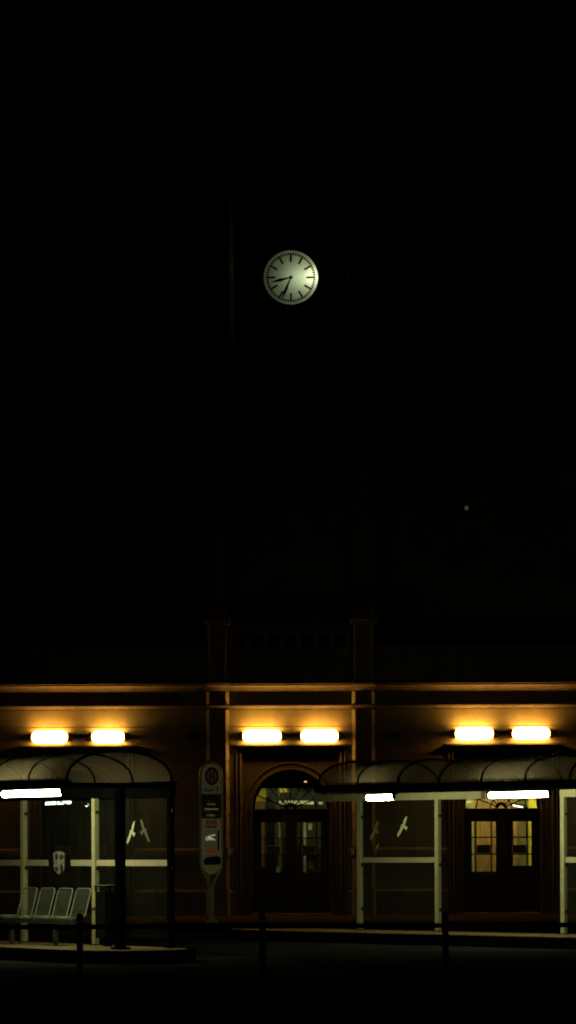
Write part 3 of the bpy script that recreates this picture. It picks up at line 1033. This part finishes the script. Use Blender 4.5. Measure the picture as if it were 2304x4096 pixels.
def portal(bx, windows=True, occl=False):
    fr = MB()
    # stepped vertical moulding each side and across the top
    for (o, i, y) in ((OP, OP - 0.055, -0.03), (OP - 0.056, OP - 0.085, 0.01), (OP - 0.086, OP - 0.14, -0.012), (OP - 0.141, OP - 0.165, 0.05)):
        for s in (-1, 1):
            x0, x1 = sorted((bx + s * o, bx + s * i))
            fr.box(x0, x1, y, 0.20, 0.03, HZ - (OP - o) - 0.001)
        fr.box(bx - i, bx + i, y, 0.20, HZ - (OP - i), HZ - (OP - o) - 0.002)
    for s in (-1, 1):
        fr.tube([(bx + s * (OP - 0.028), -0.03, 0.5), (bx + s * (OP - 0.028), -0.03, HZ - 0.03)], 0.016, 8)
        fr.tube([(bx + s * (OP - 0.113), -0.012, 0.5), (bx + s * (OP - 0.113), -0.012, HZ - 0.113)], 0.02, 8)
    # hood
    fr.prism([(0.0, HZ - 0.085), (-0.07, HZ - 0.06), (-0.085, HZ - 0.04), (-0.138, HZ - 0.03), (-0.138, HZ - 0.005), (0.0, HZ + 0.004)], bx - OP - 0.02, bx + OP + 0.02, 'x')
    pf = fr.build('portal_frame', M['stone'], st)
    # recessed panel with an arched opening
    N = 28
    yb, y1 = 0.14, 0.62
    xw = OP - 0.166
    zt = HZ - 0.166
    pn = MB()
    vs, fs = [], []
    # front face strips
    for k in range(N + 1):
        t = math.pi * k / N
        ix, iz = bx - RA * math.cos(t), ZS + RA * math.sin(t)
        ang = t
        # outer point: project on rectangle
        cx, cz = -math.cos(t), math.sin(t)
        sc = min(xw / abs(cx) if abs(cx) > 1e-6 else 1e9, (zt - ZS) / cz if cz > 1e-6 else 1e9)
        vs += [(ix, yb, iz), (bx + cx * sc, yb, ZS + cz * sc), (ix, y1, iz)]
    for k in range(N):
        fs.append((3 * k, 3 * k + 1, 3 * k + 4, 3 * k + 3))
        fs.append((3 * k, 3 * k + 3, 3 * k + 5, 3 * k + 2))
    pn.add(vs, fs)
    # corners
    for s in (-1, 1):
        # corner triangle between the two rectangle edges
        th_c = math.atan2(zt - ZS, xw)
        x0, x1 = sorted((bx + s * RA, bx + s * xw))
        pn.box(x0, x1, yb, y1, 0.0, ZS)
        k0 = None
        ks = [math.pi * k / N for k in range(N + 1)]
        tc = th_c if s < 0 else math.pi - th_c
        lo = max(t for t in ks if t <= tc)
        hi = min(t for t in ks if t >= tc)

        def rp(t):
            cx, cz = -math.cos(t), math.sin(t)
            sc = min(xw / abs(cx) if abs(cx) > 1e-6 else 1e9, (zt - ZS) / cz if cz > 1e-6 else 1e9)
            return (bx + cx * sc, yb, ZS + cz * sc)
        pn.add([rp(lo), (bx + s * xw, yb, zt), rp(hi)], [(0, 1, 2)])
    pn.build('portal_panel', M['portal'], st)
    # archivolt ring with a rounded roll
    av = MB()
    prof = [(RO, yb), (RO, yb - 0.03), (RO - 0.025, yb - 0.045), (RO - 0.05, yb - 0.03), (RO - 0.06, yb - 0.012), (RA + 0.055, yb - 0.012), (RA + 0.045, yb - 0.03), (RA + 0.012, yb - 0.03), (RA + 0.002, yb)]
    vs, fs = [], []
    n = len(prof)
    for k in range(33):
        t = math.pi * k / 32
        for (r, y) in prof:
            vs.append((bx - r * math.cos(t), y, ZS + r * math.sin(t)))
    for k in range(32):
        for i in range(n - 1):
            fs.append((k * n + i, k * n + i + 1, (k + 1) * n + i + 1, (k + 1) * n + i))
    av.add(vs, fs)
    for s in (-1, 1):
        for (r0, r1, yy) in ((RO, RO - 0.05, yb - 0.04), (RO - 0.052, RA + 0.05, yb - 0.012), (RA + 0.048, RA + 0.004, yb - 0.03)):
            x0, x1 = sorted((bx + s * r0, bx + s * r1))
            av.box(x0, x1, yy, yb + 0.01, 0.0, ZS)
    av.build('archivolt', M['portal'], st, smooth=False)
    # door
    yd = 0.55
    d = MB()
    H0, H1 = 0.03, ZS - 0.075
    d.box(bx - RA - 0.0, bx + RA, yd - 0.02, yd + 0.07, H1, ZS)              # transom
    wz0, wz1 = 0.915, 2.003
    wins = [(-0.642, -0.118), (0.130, 0.655)]
    d.box(bx - RA, bx + wins[0][0], yd, yd + 0.055, H0, H1 - 0.001)
    d.box(bx + wins[0][1], bx - 0.004, yd, yd + 0.055, H0, H1 - 0.001)
    d.box(bx + 0.004, bx + wins[1][0], yd, yd + 0.055, H0, H1 - 0.001)
    d.box(bx + wins[1][1], bx + RA, yd, yd + 0.055, H0, H1 - 0.001)
    d.box(bx - 0.03, bx + 0.03, yd - 0.022, yd - 0.001, H0, H1 - 0.002)
    for (a, c) in wins:
        d.box(bx + a, bx + c, yd, yd + 0.054, H0, wz0)
        d.box(bx + a, bx + c, yd, yd + 0.054, wz1, H1 - 0.001)
        # raised lower panels
        d.box(bx + a + 0.05, bx + c - 0.05, yd - 0.018, yd - 0.001, 0.18, 0.78)
        for f in (0.165, 0.81):
            x = bx + a + (c - a) * f
            d.box(x - 0.0135, x + 0.0135, yd + 0.005, yd + 0.045, wz0, wz1)
        for z in (1.658, 1.292):
            d.box(bx + a, bx + c, yd + 0.003, yd + 0.047, z - 0.014, z + 0.014)
    dr = d.build('door', M['door'], st)
    for (a, c) in wins:
        MB().box(bx + a - 0.002, bx + c + 0.002, yd + 0.022, yd + 0.028, wz0 - 0.002, wz1 + 0.002).build('door_glass', M['door_glass'], dr)
        w = c - a
        sx0, sx1 = bx + a + w * 0.215, bx + a + w * 0.765
        sgn = MB().box(sx0, sx1, yd - 0.008, yd + 0.001, 1.318, 1.492)
        sgn.build('sign_plate', M['hall_dark'], dr)
        bb = MB()
        bb.box(sx0 - 0.008, sx1 + 0.008, yd - 0.005, yd + 0.001, 1.308, 1.317)
        bb.box(sx0 - 0.008, sx1 + 0.008, yd - 0.005, yd + 0.001, 1.493, 1.499)
        bb.box(sx0 - 0.009, sx0 - 0.001, yd - 0.005, yd + 0.001, 1.318, 1.492)
        bb.box(sx1 + 0.001, sx1 + 0.009, yd - 0.005, yd + 0.001, 1.318, 1.492)
        bb.build('sign_rim', M['sign_grey'], dr)
    hb = MB()
    for s in (-1, 1):
        hb.tube([(bx + s * 0.06, yd - 0.001, 1.02), (bx + s * 0.06, yd - 0.05, 1.02), (bx + s * 0.06, yd - 0.05, 1.16), (bx + s * 0.06, yd - 0.001, 1.16)], 0.009, 6)
    build_each(hb, 'handle', M['dark_metal'], dr)
    # fanlight
    f = MB()

    def ring(r0, r1, ya, ybb, seg=24):
        vs, fs = [], []
        for k in range(seg + 1):
            t = math.pi * k / seg
            for (r, y) in ((r0, ya), (r1, ya), (r1, ybb), (r0, ybb)):
                vs.append((bx - r * math.cos(t), y, ZS + 0.002 + r * math.sin(t)))
        for k in range(seg):
            for i in range(4):
                j = (i + 1) % 4
                fs.append((k * 4 + i, k * 4 + j, (k + 1) * 4 + j, (k + 1) * 4 + i))
        fs += [(0, 1, 2, 3), (seg * 4, seg * 4 + 3, seg * 4 + 2, seg * 4 + 1)]
        f.add(vs, fs)
    ring(0.065, 0.135, yd, yd + 0.05)
    ring(0.225, 0.252, yd + 0.004, yd + 0.046)
    ring(0.53, 0.555, yd + 0.006, yd + 0.044)
    ring(RA - 0.055, RA, yd - 0.01, yd + 0.06)
    for k in range(1, 8):
        t = math.pi * k / 8
        c, s_ = -math.cos(t), math.sin(t)
        f.tube([(bx + c * 0.13, yd + 0.025, ZS + s_ * 0.13), (bx + c * (RA - 0.03), yd + 0.025, ZS + s_ * (RA - 0.03))], 0.0145, 6)
    fl = f.build('fanlight', M['door'], st)
    gb = MB()
    pts = [(bx - (RA - 0.03) * math.cos(math.pi * k / 24), ZS + 0.003 + (RA - 0.03) * math.sin(math.pi * k / 24)) for k in range(25)]
    fan_poly(gb, pts, yd + 0.02, 0.005)
    gb.build('fanlight_glass', M['fan_glass'], fl)
    return dr


dC = portal(0.0)
dR = portal(BAY)
dL_ = portal(-BAY)
# sticker on the middle door glass
x, z = L(1241, 3453, 0.57)
b = MB()
fan_poly(b, [(x + 0.063 * math.cos(2 * math.pi * k / 24), z + 0.063 * math.sin(2 * math.pi * k / 24)) for k in range(24)], 0.566, 0.003)
b.build('door_sticker', mat('sticker_red', (0.16, 0.012, 0.015), 0.6), dC)
b = MB()
for i in range(4):
    b.box(x - 0.035 + i * 0.026, x - 0.02 + i * 0.026, 0.566, 0.569, z - 0.105, z - 0.085)
build_each(b, 'sticker_mark', M['hall_white'], dC)

# door steps
b = MB()
for bx in (-BAY, 0, BAY):
    b.box(bx - RO + 0.0, bx + RO, -0.10, 0.66, 0.003, 0.028)
build_each(b, 'doorstep', M['stone_dark'], st)

# interior ---------------------------------------------------------------------
YB = 8.0
fl_ = MB().box(-7.5, 7.5, 0.67, YB + 0.2, 0.004, 0.02)
fl_.build('hall_floor', M['stone_dark'], st)
cl = MB().box(-7.5, 7.5, 0.66, YB + 0.2, 3.45, 3.6)
cl.build('hall_ceiling', M['hall_dark'], st)
bh = MB()
zb = 1.40 + (3400 - 3153) * (YF + 1.55) / F
bh.box(-2.25, 2.25, 1.5, 1.6, zb, 3.449)
bh.box(2.37, 7.4, 1.5, 1.6, 2.93, 3.449)
bh.box(-7.4, -2.37, 1.5, 1.6, 2.72, 3.449)
build_each(bh, 'hall_bulkhead', M['hall_dark'], st)
# side partitions between the rooms and the back walls
pt = MB()
for x in (-7.46, -2.31, 2.31, 7.46):
    pt.box(x - 0.05, x + 0.05, 0.67, YB, 0.021, 3.449)
build_each(pt, 'hall_partition', M['green_wall'], st)
MB().box(-2.255, 2.255, YB, YB + 0.1, 0.021, 3.449).build('hall_back_wall', M['green_wall'], st)
MB().box(2.365, 7.4, YB, YB + 0.1, 0.021, 3.449).build('hall_back_wall', M['beige'], st)
MB().box(-7.4, -2.365, YB, YB + 0.1, 0.021, 3.449).build('hall_back_wall', M['hall_dark'], st)


def ibox(name, px0, px1, py0, py1, y, th, material):
    x0, z1 = L(px0, py0, y)
    x1, z0 = L(px1, py1, y)
    if z0 < 0.03:
        z0 = 0.022
    return MB().box(x0, x1, y, y + th, z0, z1).build(name, material, st)


# middle room
ibox('hall_panel', 985, 1064, 3205, 3468, 5.0, 0.08, M['wood'])
ibox('hall_panel', 985, 1063, 3150, 3204, 5.02, 0.06, M['yellow'])
ibox('hall_counter', 985, 1064, 3469, 3700, 4.9, 0.2, M['hall_dark'])
ibox('hall_pillar', 1064.5, 1101, 3000, 3720, 3.6, 0.22, M['hall_dark'])
for (a, c) in ((1102.5, 1104.5), (1113.5, 1116.5), (1255.5, 1258), (1271.5, 1274)):
    ibox('screen_mullion', a, c, 3140, 3720, 4.4, 0.03, M['steel'])
ibox('screen_lintel', 1117, 1255, 3203, 3217, 4.4, 0.05, M['hall_white'])
ibox('screen_lintel', 1274.5, 1294, 3207, 3217, 4.5, 0.05, M['hall_white'])
ibox('screen_upper_panel', 1117, 1255, 3170, 3202, 4.45, 0.03, M['hall_dark'])
ibox('screen_sign', 1119, 1147, 3150, 3169, 4.4, 0.03, M['yellow'])
nb = ibox('notice_paper', 1233, 1248, 3295, 3319, 4.3, 0.01, M['paper'])
ibox('screen_handle', 1115, 1122, 3347, 3350, 4.2, 0.03, M['steel'])
ibox('screen_handle', 1273, 1283, 3384, 3387, 4.2, 0.03, M['steel'])
ibox('screen_door', 1214, 1226, 3285, 3700, 4.6, 0.04, M['sign_grey'])
ibox('screen_door', 1118.5, 1128, 3285, 3700, 4.62, 0.04, M['sign_grey'])
ibox('screen_poster', 1106, 1116, 3468, 3490, 4.2, 0.02, M['hall_white'])
# right room
ibox('room_panel', 1900, 2072, 3080, 3720, 4.6, 0.08, M['wood'])
ibox('room_pilaster', 1862, 1899, 3080, 3720, 4.5, 0.1, M['beige'])
ibox('room_panel', 2073, 2113, 3080, 3720, 5.0, 0.08, M['beige'])
bb = MB()
for px in (2083, 2092, 2101):
    x0, z1 = L(px, 3060, 4.99)
    x1, z0 = L(px + 1.6, 3352, 4.99)
    bb.box(x0, x1, 4.985, 4.998, z0, z1)
build_each(bb, 'panel_joint', M['hall_dark'], st)
ibox('room_door', 2114, 2156, 3080, 3720, 4.7, 0.08, M['yellow'])
ibox('room_sign', 1868, 1884, 3203, 3211, 4.3, 0.03, M['hall_white'])
ibox('room_counter', 2036, 2150, 3463, 3720, 2.2, 0.4, M['hall_dark'])
ibox('room_cabinet', 2012, 2054, 3236, 3720, 2.4, 0.3, M['hall_dark'])


def ceiling_tube(name, p0, p1, r, material, label, group='tube lamps inside the station'):
    p0, p1 = Vector(p0), Vector(p1)
    m = (p0 + p1) / 2
    t = thing(name, label, 'lamp', (m.x, m.y, m.z), 0, group)
    a, c = p0 - m, p1 - m
    d = (c - a).normalized()
    hs = MB()
    hs.tube([a - d * 0.03 + Vector((0, 0, r + 0.025)), c + d * 0.03 + Vector((0, 0, r + 0.025))], 0.018, 6)
    for e in (a, c):
        hs.tube([e + Vector((0, 0, r + 0.02)), e + Vector((0, 0, 3.44 - m.z))], 0.005, 5)
    hs.build('housing', M['dark_metal'], t)
    MB().capsule(a, c, r, 10).build('tube', material, t, smooth=True)
    return t


ceiling_tube('ceiling_lamp', (XC - 0.5, YF + 3.4, 3.1), (XC + 0.7, YF + 3.4, 3.1), 0.03, M['hall_tube'], 'tube lamp above the middle hall behind the fanlight')
ceiling_tube('ceiling_lamp', (XC + 4.0, YF + 3.2, 3.15), (XC + 5.2, YF + 3.2, 3.15), 0.035, M['warm_tube'], 'warm tube lamp high in the room behind the lit door')
ceiling_tube('ceiling_lamp', (XC + 5.7, YF + 3.2, 3.15), (XC + 6.1, YF + 4.2, 3.15), 0.035, M['warm_tube'], 'warm tube lamp by the yellow wall behind the lit door')
pa, pb = W(2052, 3221, YF + 2.0), W(2090, 3229, YF + 1.9)
ceiling_tube('ceiling_lamp', pa, pb, 0.012, M['dim_tube'], 'thin slanting tube lamp seen in the fanlight of the lit door')
pa, pb = W(172, 3215, YF + 4.0), W(287, 3209.5, YF + 4.3)
ceiling_tube('ceiling_lamp', pa, pb, 0.032, M['dim_tube'], 'long white tube lamp seen above the seats through the shelter')
pa, pb = W(328, 3224, YF + 4.2), W(376, 3226, YF + 4.2)
ceiling_tube('ceiling_lamp', pa, pb, 0.008, M['dim_tube'], 'thin tube lamp beside the bright post of the seat shelter')
pa, pb = W(342, 3217, YF + 4.6), W(356, 3217, YF + 4.6)
ceiling_tube('ceiling_lamp', pa, pb, 0.009, M['dim_tube'], 'tiny tube lamp above the thin one near the bright post')

# small street lamp look: glowing lamp on a thin stem seen in the middle fanlight
p = W(1222, 3127, YF + 1.35)
lt = thing('hall_lantern', 'small glowing lamp on a thin stem in the middle fanlight', 'lamp', (p.x, p.y, 2.30))
MB().tube([(0, 0, 0.0), (0, 0, p.z - 2.30 - 0.012)], 0.006, 6).build('stem', M['dark_metal'], lt)
MB().tube([(0.0, -0.03, -0.12), (0.0, 0.1, -0.06), (0, 0, 0.0)], 0.006, 5).build('stem_hook', M['dark_metal'], lt)
MB().capsule((-0.03, 0, p.z - 2.30), (0.032, 0, p.z - 2.30 + 0.003), 0.009, 8).build('lamp_head', M['lampglow'], lt)

# ----------------------------------------------------------------- upper clock front (part of the station)
YT = 68.0 - YF
tx = 0.116 - XC
cz = EYE + (HY - 1110) * 67.68 / F
tw = MB()
TWH = 1.83
tw.box(tx - TWH, tx + TWH, YT + 0.02, YT + 3.0, 3.6, 17.9)
tw.build('clock_front_wall', M['tower'], st)
tp = MB()
for s in (-1, 1):
    xc = tx + s * 1.56
    ww = 0.28
    y0 = YT + 0.02
    pj, cl_ = 0.95, (0.09 if s < 0 else 0.012)
    tp.prism([(xc - ww, y0), (xc - ww, y0 - pj + 0.01), (xc - ww + 0.01, y0 - pj), (xc + ww - cl_, y0 - pj), (xc + ww, y0 - pj + cl_), (xc + ww, y0)], 3.6, 17.9)
    tp.prism([(xc - 0.33, y0 + 0.6), (xc - 0.33, y0 - 1.01), (xc + 0.33, y0 - 1.01), (xc + 0.33, y0 + 0.6)], 17.901, 18.05)
    tp.prism([(xc - 0.25, y0 + 0.5), (xc - 0.25, y0 - 0.90), (xc + 0.25, y0 - 0.90), (xc + 0.25, y0 + 0.5)], 18.051, 18.75)
    tp.prism([(xc - 0.33, y0 + 0.6), (xc - 0.33, y0 - 1.01), (xc + 0.33, y0 - 1.01), (xc + 0.33, y0 + 0.6)], 18.751, 18.86)
tp.build('clock_front_pier', mat('pier_plaster', (0.14, 0.125, 0.085), 0.85, var=0.12, scale=2), st)
eb = MB()  # pale strip on the chamfer, painting in the light of the clock
xe = tx - 1.56 + 0.28
ye = YT + 0.02 - 0.95
eb.add([(xe - 0.089, ye - 0.003, 12.6), (xe + 0.003, ye + 0.089, 12.6), (xe + 0.003, ye + 0.089, 16.0), (xe - 0.089, ye - 0.003, 16.0),
        (xe - 0.089, ye + 0.0, 12.6), (xe + 0.0, ye + 0.089, 12.6), (xe + 0.0, ye + 0.089, 16.0), (xe - 0.089, ye + 0.0, 16.0)],
       [(0, 1, 2, 3), (4, 5, 6, 7), (0, 1, 5, 4), (1, 2, 6, 5), (2, 3, 7, 6), (3, 0, 4, 7)])
eb.build('pier_light_strip', mat('painted_clock_light', (0.75, 0.70, 0.42), 0.8, var=0.1, scale=3), st)
co = MB()
co.box(tx - 1.22, tx + 1.22, YT - 0.10, YT + 0.6, 17.3, 17.45)
co.box(tx - 1.22, tx + 1.22, YT - 0.06, YT + 0.6, 12.3, 12.42)
co.box(tx - 1.22, tx + 1.22, YT - 0.16, YT + 0.6, 17.46, 17.6)
build_each(co, 'clock_front_cornice', M['tower'], st)
# gabled main block behind
gb = MB()
y0 = YT + 0.8
hw_ = 11.0
gb.prism([(tx - hw_, 3.6), (tx + hw_, 3.6), (tx + hw_, 13.6), (tx, 18.0), (tx - hw_, 13.6)], y0, y0 + 14, 'y')
gb.build('main_wall', M['tower'], st)
rf = MB()
for s in (-1, 1):
    rf.add([(tx, y0 - 0.25, 18.02), (tx + s * (hw_ + 0.5), y0 - 0.25, 13.42), (tx + s * (hw_ + 0.5), y0 + 14.2, 13.42), (tx, y0 + 14.2, 18.02),
            (tx, y0 - 0.25, 18.24), (tx + s * (hw_ + 0.5), y0 - 0.25, 13.64), (tx + s * (hw_ + 0.5), y0 + 14.2, 13.64), (tx, y0 + 14.2, 18.24)],
           [(0, 1, 2, 3), (4, 5, 6, 7), (0, 1, 5, 4), (1, 2, 6, 5), (2, 3, 7, 6), (3, 0, 4, 7)])
rf.build('roof', M['roof'], st)
fr_ = MB().box(-EDGE, EDGE, 0.46, y0 + 0.1, 5.2, 5.3)
fr_.build('flat_roof', M['roof'], st)
# upper windows
for (px0, px1) in ((1750, 1822), (2003, 2090), (500, 572), (233, 320)):
    D = YF + y0
    for (pa_, pb_) in ((1155, 1390), (1880, 2130)):
        x0, z1 = L(px0, pa_, y0)
        x1, z0 = L(px1, pb_, y0)
        fw = MB()
        fw.box(x0 - 0.10, x0, y0 - 0.06, y0 + 0.02, z0 - 0.08, z1 + 0.10)
        fw.box(x1, x1 + 0.10, y0 - 0.06, y0 + 0.02, z0 - 0.08, z1 + 0.10)
        fw.box(x0, x1, y0 - 0.06, y0 + 0.02, z1, z1 + 0.10)
        fw.box(x0 - 0.14, x1 + 0.14, y0 - 0.10, y0 + 0.02, z0 - 0.17, z0 - 0.081)
        fw.box((x0 + x1) / 2 - 0.02, (x0 + x1) / 2 + 0.02, y0 - 0.05, y0 + 0.01, z0 - 0.08, z1)
        fw.box(x0, x1, y0 - 0.045, y0 + 0.01, z0 + (z1 - z0) * 0.68, z0 + (z1 - z0) * 0.68 + 0.04)
        wf = fw.build('window', M['tower'], st)
        MB().box(x0, x1, y0 - 0.02, y0 - 0.005, z0 - 0.08, z1).build('pane', M['window_glass'], wf)

# tiny lit indicator box on the dark upper wall
p = W(1866, 2032, YF + y0 - 0.04)
ind = thing('alarm_box', 'tiny pale box with an orange spot on the dark upper wall', 'alarm box', (p.x, YF + y0 - 0.002, p.z))
MB().box(-0.034, 0.034, -0.06, 0.0, -0.042, 0.042).build('case', M['boxgrey'], ind)
MB().lathe([(0.0005, -0.072), (0.015, -0.07), (0.022, -0.061)], (0, 0, 0), 'y', 16).build('orange_lens', M['boxglow'], ind)

# ----------------------------------------------------------------- clock
RC = 0.602
ck = thing('station_clock', 'round white internally lit station clock with black hands at half past eight', 'clock', (0.116, 68.02, cz))
DY = -0.34
b = MB()
b.lathe([(RC * 1.0, 0.0), (RC * 1.015, DY + 0.02), (RC * 1.015, DY - 0.02), (RC * 1.05, DY - 0.03), (RC * 1.07, DY - 0.02), (RC * 1.08, DY + 0.05), (RC * 1.17, DY - 0.01), (RC * 1.19, DY - 0.03), (RC * 1.20, DY - 0.01), (RC * 1.22, DY + 0.10), (RC * 1.33, DY + 0.05), (RC * 1.35, DY + 0.06), (RC * 1.36, 0.0)], (0, 0, 0), 'y', 72)
b.build('surround', mat('clock_surround', (0.14, 0.14, 0.09), 0.6, var=0.15), ck, smooth=True)
b = MB()
b.lathe([(0.0004, 0), (RC * 0.5, 0), (RC * 1.012, 0), (RC * 1.012, 0.004), (0.0004, 0.004)], (0, DY, 0), 'y', 72)
b.build('dial', M['opal'], ck)
mk = MB()


def rmark(b, ang, r0, r1, w, y0, y1):
    a = R(ang)
    d = (math.sin(a), math.cos(a))
    n = (d[1], -d[0])
    pts = [(d[0] * r0 + n[0] * w, d[1] * r0 + n[1] * w), (d[0] * r1 + n[0] * w, d[1] * r1 + n[1] * w),
           (d[0] * r1 - n[0] * w, d[1] * r1 - n[1] * w), (d[0] * r0 - n[0] * w, d[1] * r0 - n[1] * w)]
    b.prism(pts, y0, y1, 'y')


for i in range(60):
    if i % 5 == 0:
        rmark(mk, i * 6, RC * 0.58, RC * 0.925, RC * 0.038, DY - 0.006, DY - 0.001)
    else:
        rmark(mk, i * 6, RC * 0.835, RC * 0.925, RC * 0.031, DY - 0.006, DY - 0.001)
mk.build('dial_markings', M['ink'], ck)


def hand(name, ang, ln, wmax, y):
    a = R(ang)
    d = (math.sin(a), math.cos(a))
    n = (d[1], -d[0])
    prof = [(-0.0, 0.022), (0.35, 0.038), (0.55, wmax), (0.68, wmax * 0.85), (1.0, 0.012)]
    P = [(d[0] * t * ln + n[0] * w * RC, d[1] * t * ln + n[1] * w * RC) for t, w in prof]
    Q = [(d[0] * t * ln - n[0] * w * RC, d[1] * t * ln - n[1] * w * RC) for t, w in prof][::-1]
    b = MB()
    fan_poly(b, P + Q, y, 0.008)
    b.build(name, M['ink'], ck)


hand('hour_hand', 256, RC * 0.74, 0.062, DY - 0.03)
hand('minute_hand', 202, RC * 0.88, 0.056, DY - 0.045)
b = MB()
b.lathe([(0.0004, -0.062), (RC * 0.05, -0.062), (RC * 0.062, -0.055), (RC * 0.062, -0.002)], (0, DY, 0), 'y', 24)
b.build('hub', M['ink'], ck)


def point(name, loc, power, col, size):
    l = bpy.data.lights.new(name, 'POINT')
    l.energy = power
    l.color = col
    l.shadow_soft_size = size
    o = bpy.data.objects.new(name, l)
    COL.objects.link(o)
    o.location = loc
    return o


# bulbs inside the clock drum, behind the opal dial
point('clock_bulb', (0.116 + RC * 0.86, 68.02 + DY + 0.13, cz + 0.02), 5.0, (1.0, 1.0, 0.74), 0.04)
point('clock_bulb', (0.116 + 0.10, 68.02 + DY + 0.30, cz), 2.3, (0.88, 1.0, 0.78), 0.05)
point('clock_bulb', (0.116 + 0.38, 68.02 + DY + 0.24, cz - 0.02), 2.3, (0.88, 1.0, 0.78), 0.05)

# ----------------------------------------------------------------- facade lamps
LY = 0.145


def wall_lamp(pxc, pl, pr, py, label):
    y = YF - LY
    c = W(pxc, py, y)
    t = thing('wall_lamp', label, 'wall lamp', (c.x, YF, c.z), 0, 'twin lamps on the station front')
    rel = []
    for (a, e) in (pl, pr):
        A, B = W(a, py, y), W(e, py, y)
        rel.append((A.x - c.x, B.x - c.x))
    rod = MB()
    x0, x1 = rel[0][0] - 0.10, rel[1][1] + 0.12
    rod.box(x0, x1, -0.075, -0.03, -0.005, 0.045)
    rod.build('mounting_rail', M['dark_metal'], t)
    br = MB()
    for x in (x0 + 0.03, (rel[0][1] + rel[1][0]) / 2, x1 - 0.03):
        br.box(x - 0.02, x + 0.02, -0.0295, 0.0, -0.03, 0.07)
    build_each(br, 'bracket', M['dark_metal'], t)
    for li, (a, e) in enumerate(rel):
        h = MB()
        for (q0, q1) in ((a - 0.065, a - 0.014), (e + 0.014, e + 0.065)):
            h.box(q0, q1, -0.23, -0.076, -0.085, 0.085)
        for q in (a - 0.012, e + 0.0):  # end plates added to cut the lamps' sideways light on the wall
            h.add([(q + 0.012 * ((i >> 2) & 1), -0.004 if not (i >> 1) & 1 else -0.20, (0.095 if i & 1 else -0.095)) for i in range(8)],
                  [(0, 1, 3, 2), (4, 6, 7, 5), (0, 4, 5, 1), (2, 3, 7, 6), (0, 2, 6, 4), (1, 5, 7, 3)])
        build_each(h, 'end_cap', M['dark_metal'], t)
        MB().capsule((a, -LY, 0), (e, -LY, 0), 0.135, 18).build('diffuser', M['sodium' if (li + (pxc > 1000)) % 2 else 'sodium_aged'], t, smooth=True)
    return t


wall_lamp(1163, (972, 1124), (1204, 1352), 2944, 'twin tube wall lamp glowing over the middle arched door')
wall_lamp(2010, (1822, 1972), (2050, 2198), 2934, 'twin tube wall lamp glowing over the yellow lit door')
wall_lamp(313, (128, 270), (368, 496), 2948, 'twin tube wall lamp glowing over the shelter with seats')

# dark junction boxes on the wall between the bays
for px, lab in ((765, 'small dark box on the wall between the seat shelter and stop sign'), (1580, 'small dark box on the wall above the long shelter roof')):
    p = W(px, 2944, YF)
    jb = thing('junction_box', lab, 'box', (p.x, YF, p.z), 0, 'dark boxes on the station front')
    MB().box(-0.10, 0.10, -0.09, -0.002, -0.075, 0.075).build('case', M['dark_metal'], jb)
    MB().box(-0.085, 0.085, -0.098, -0.091, -0.06, 0.06).build('cover', M['dark_metal'], jb)

# ----------------------------------------------------------------- camera, world, render
cam = bpy.data.cameras.new('camera')
cam.sensor_fit = 'HORIZONTAL'
cam.sensor_width = 36
cam.lens = 36 * F / 2304
cam.shift_x = 0
cam.shift_y = (HY - 2048) / 2304
cam.clip_start = 0.1
cam.clip_end = 2000
co_ = bpy.data.objects.new('camera', cam)
COL.objects.link(co_)
co_.matrix_world = Matrix.Translation((0, 0, EYE)) @ Matrix.Rotation(math.pi / 2, 4, 'X') @ Matrix.Rotation(-ROLL, 4, 'Z')
SC.camera = co_

w = bpy.data.worlds.new('World')
SC.world = w
w.use_nodes = True
nt = w.node_tree
nt.nodes.clear()
o = nt.nodes.new('ShaderNodeOutputWorld')
bg = nt.nodes.new('ShaderNodeBackground')
sk = nt.nodes.new('ShaderNodeTexSky')
sk.sky_type = 'NISHITA'
sk.sun_disc = False
sk.sun_elevation = R(-4)
sk.sun_rotation = R(160)
bg.inputs[1].default_value = 0.0006
nt.links.new(sk.outputs[0], bg.inputs[0])
nt.links.new(bg.outputs[0], o.inputs[0])

SC.view_settings.view_transform = 'Standard'
SC.view_settings.look = 'None'
SC.view_settings.exposure = 0
SC.view_settings.gamma = 1
SC.render.engine = 'CYCLES'
SC.cycles.max_bounces = 8
SC.cycles.transparent_max_bounces = 16
SC.cycles.sample_clamp_indirect = 3.0
SC.cycles.caustics_reflective = False
SC.cycles.caustics_refractive = False
SC.cycles.filter_width = 1.9
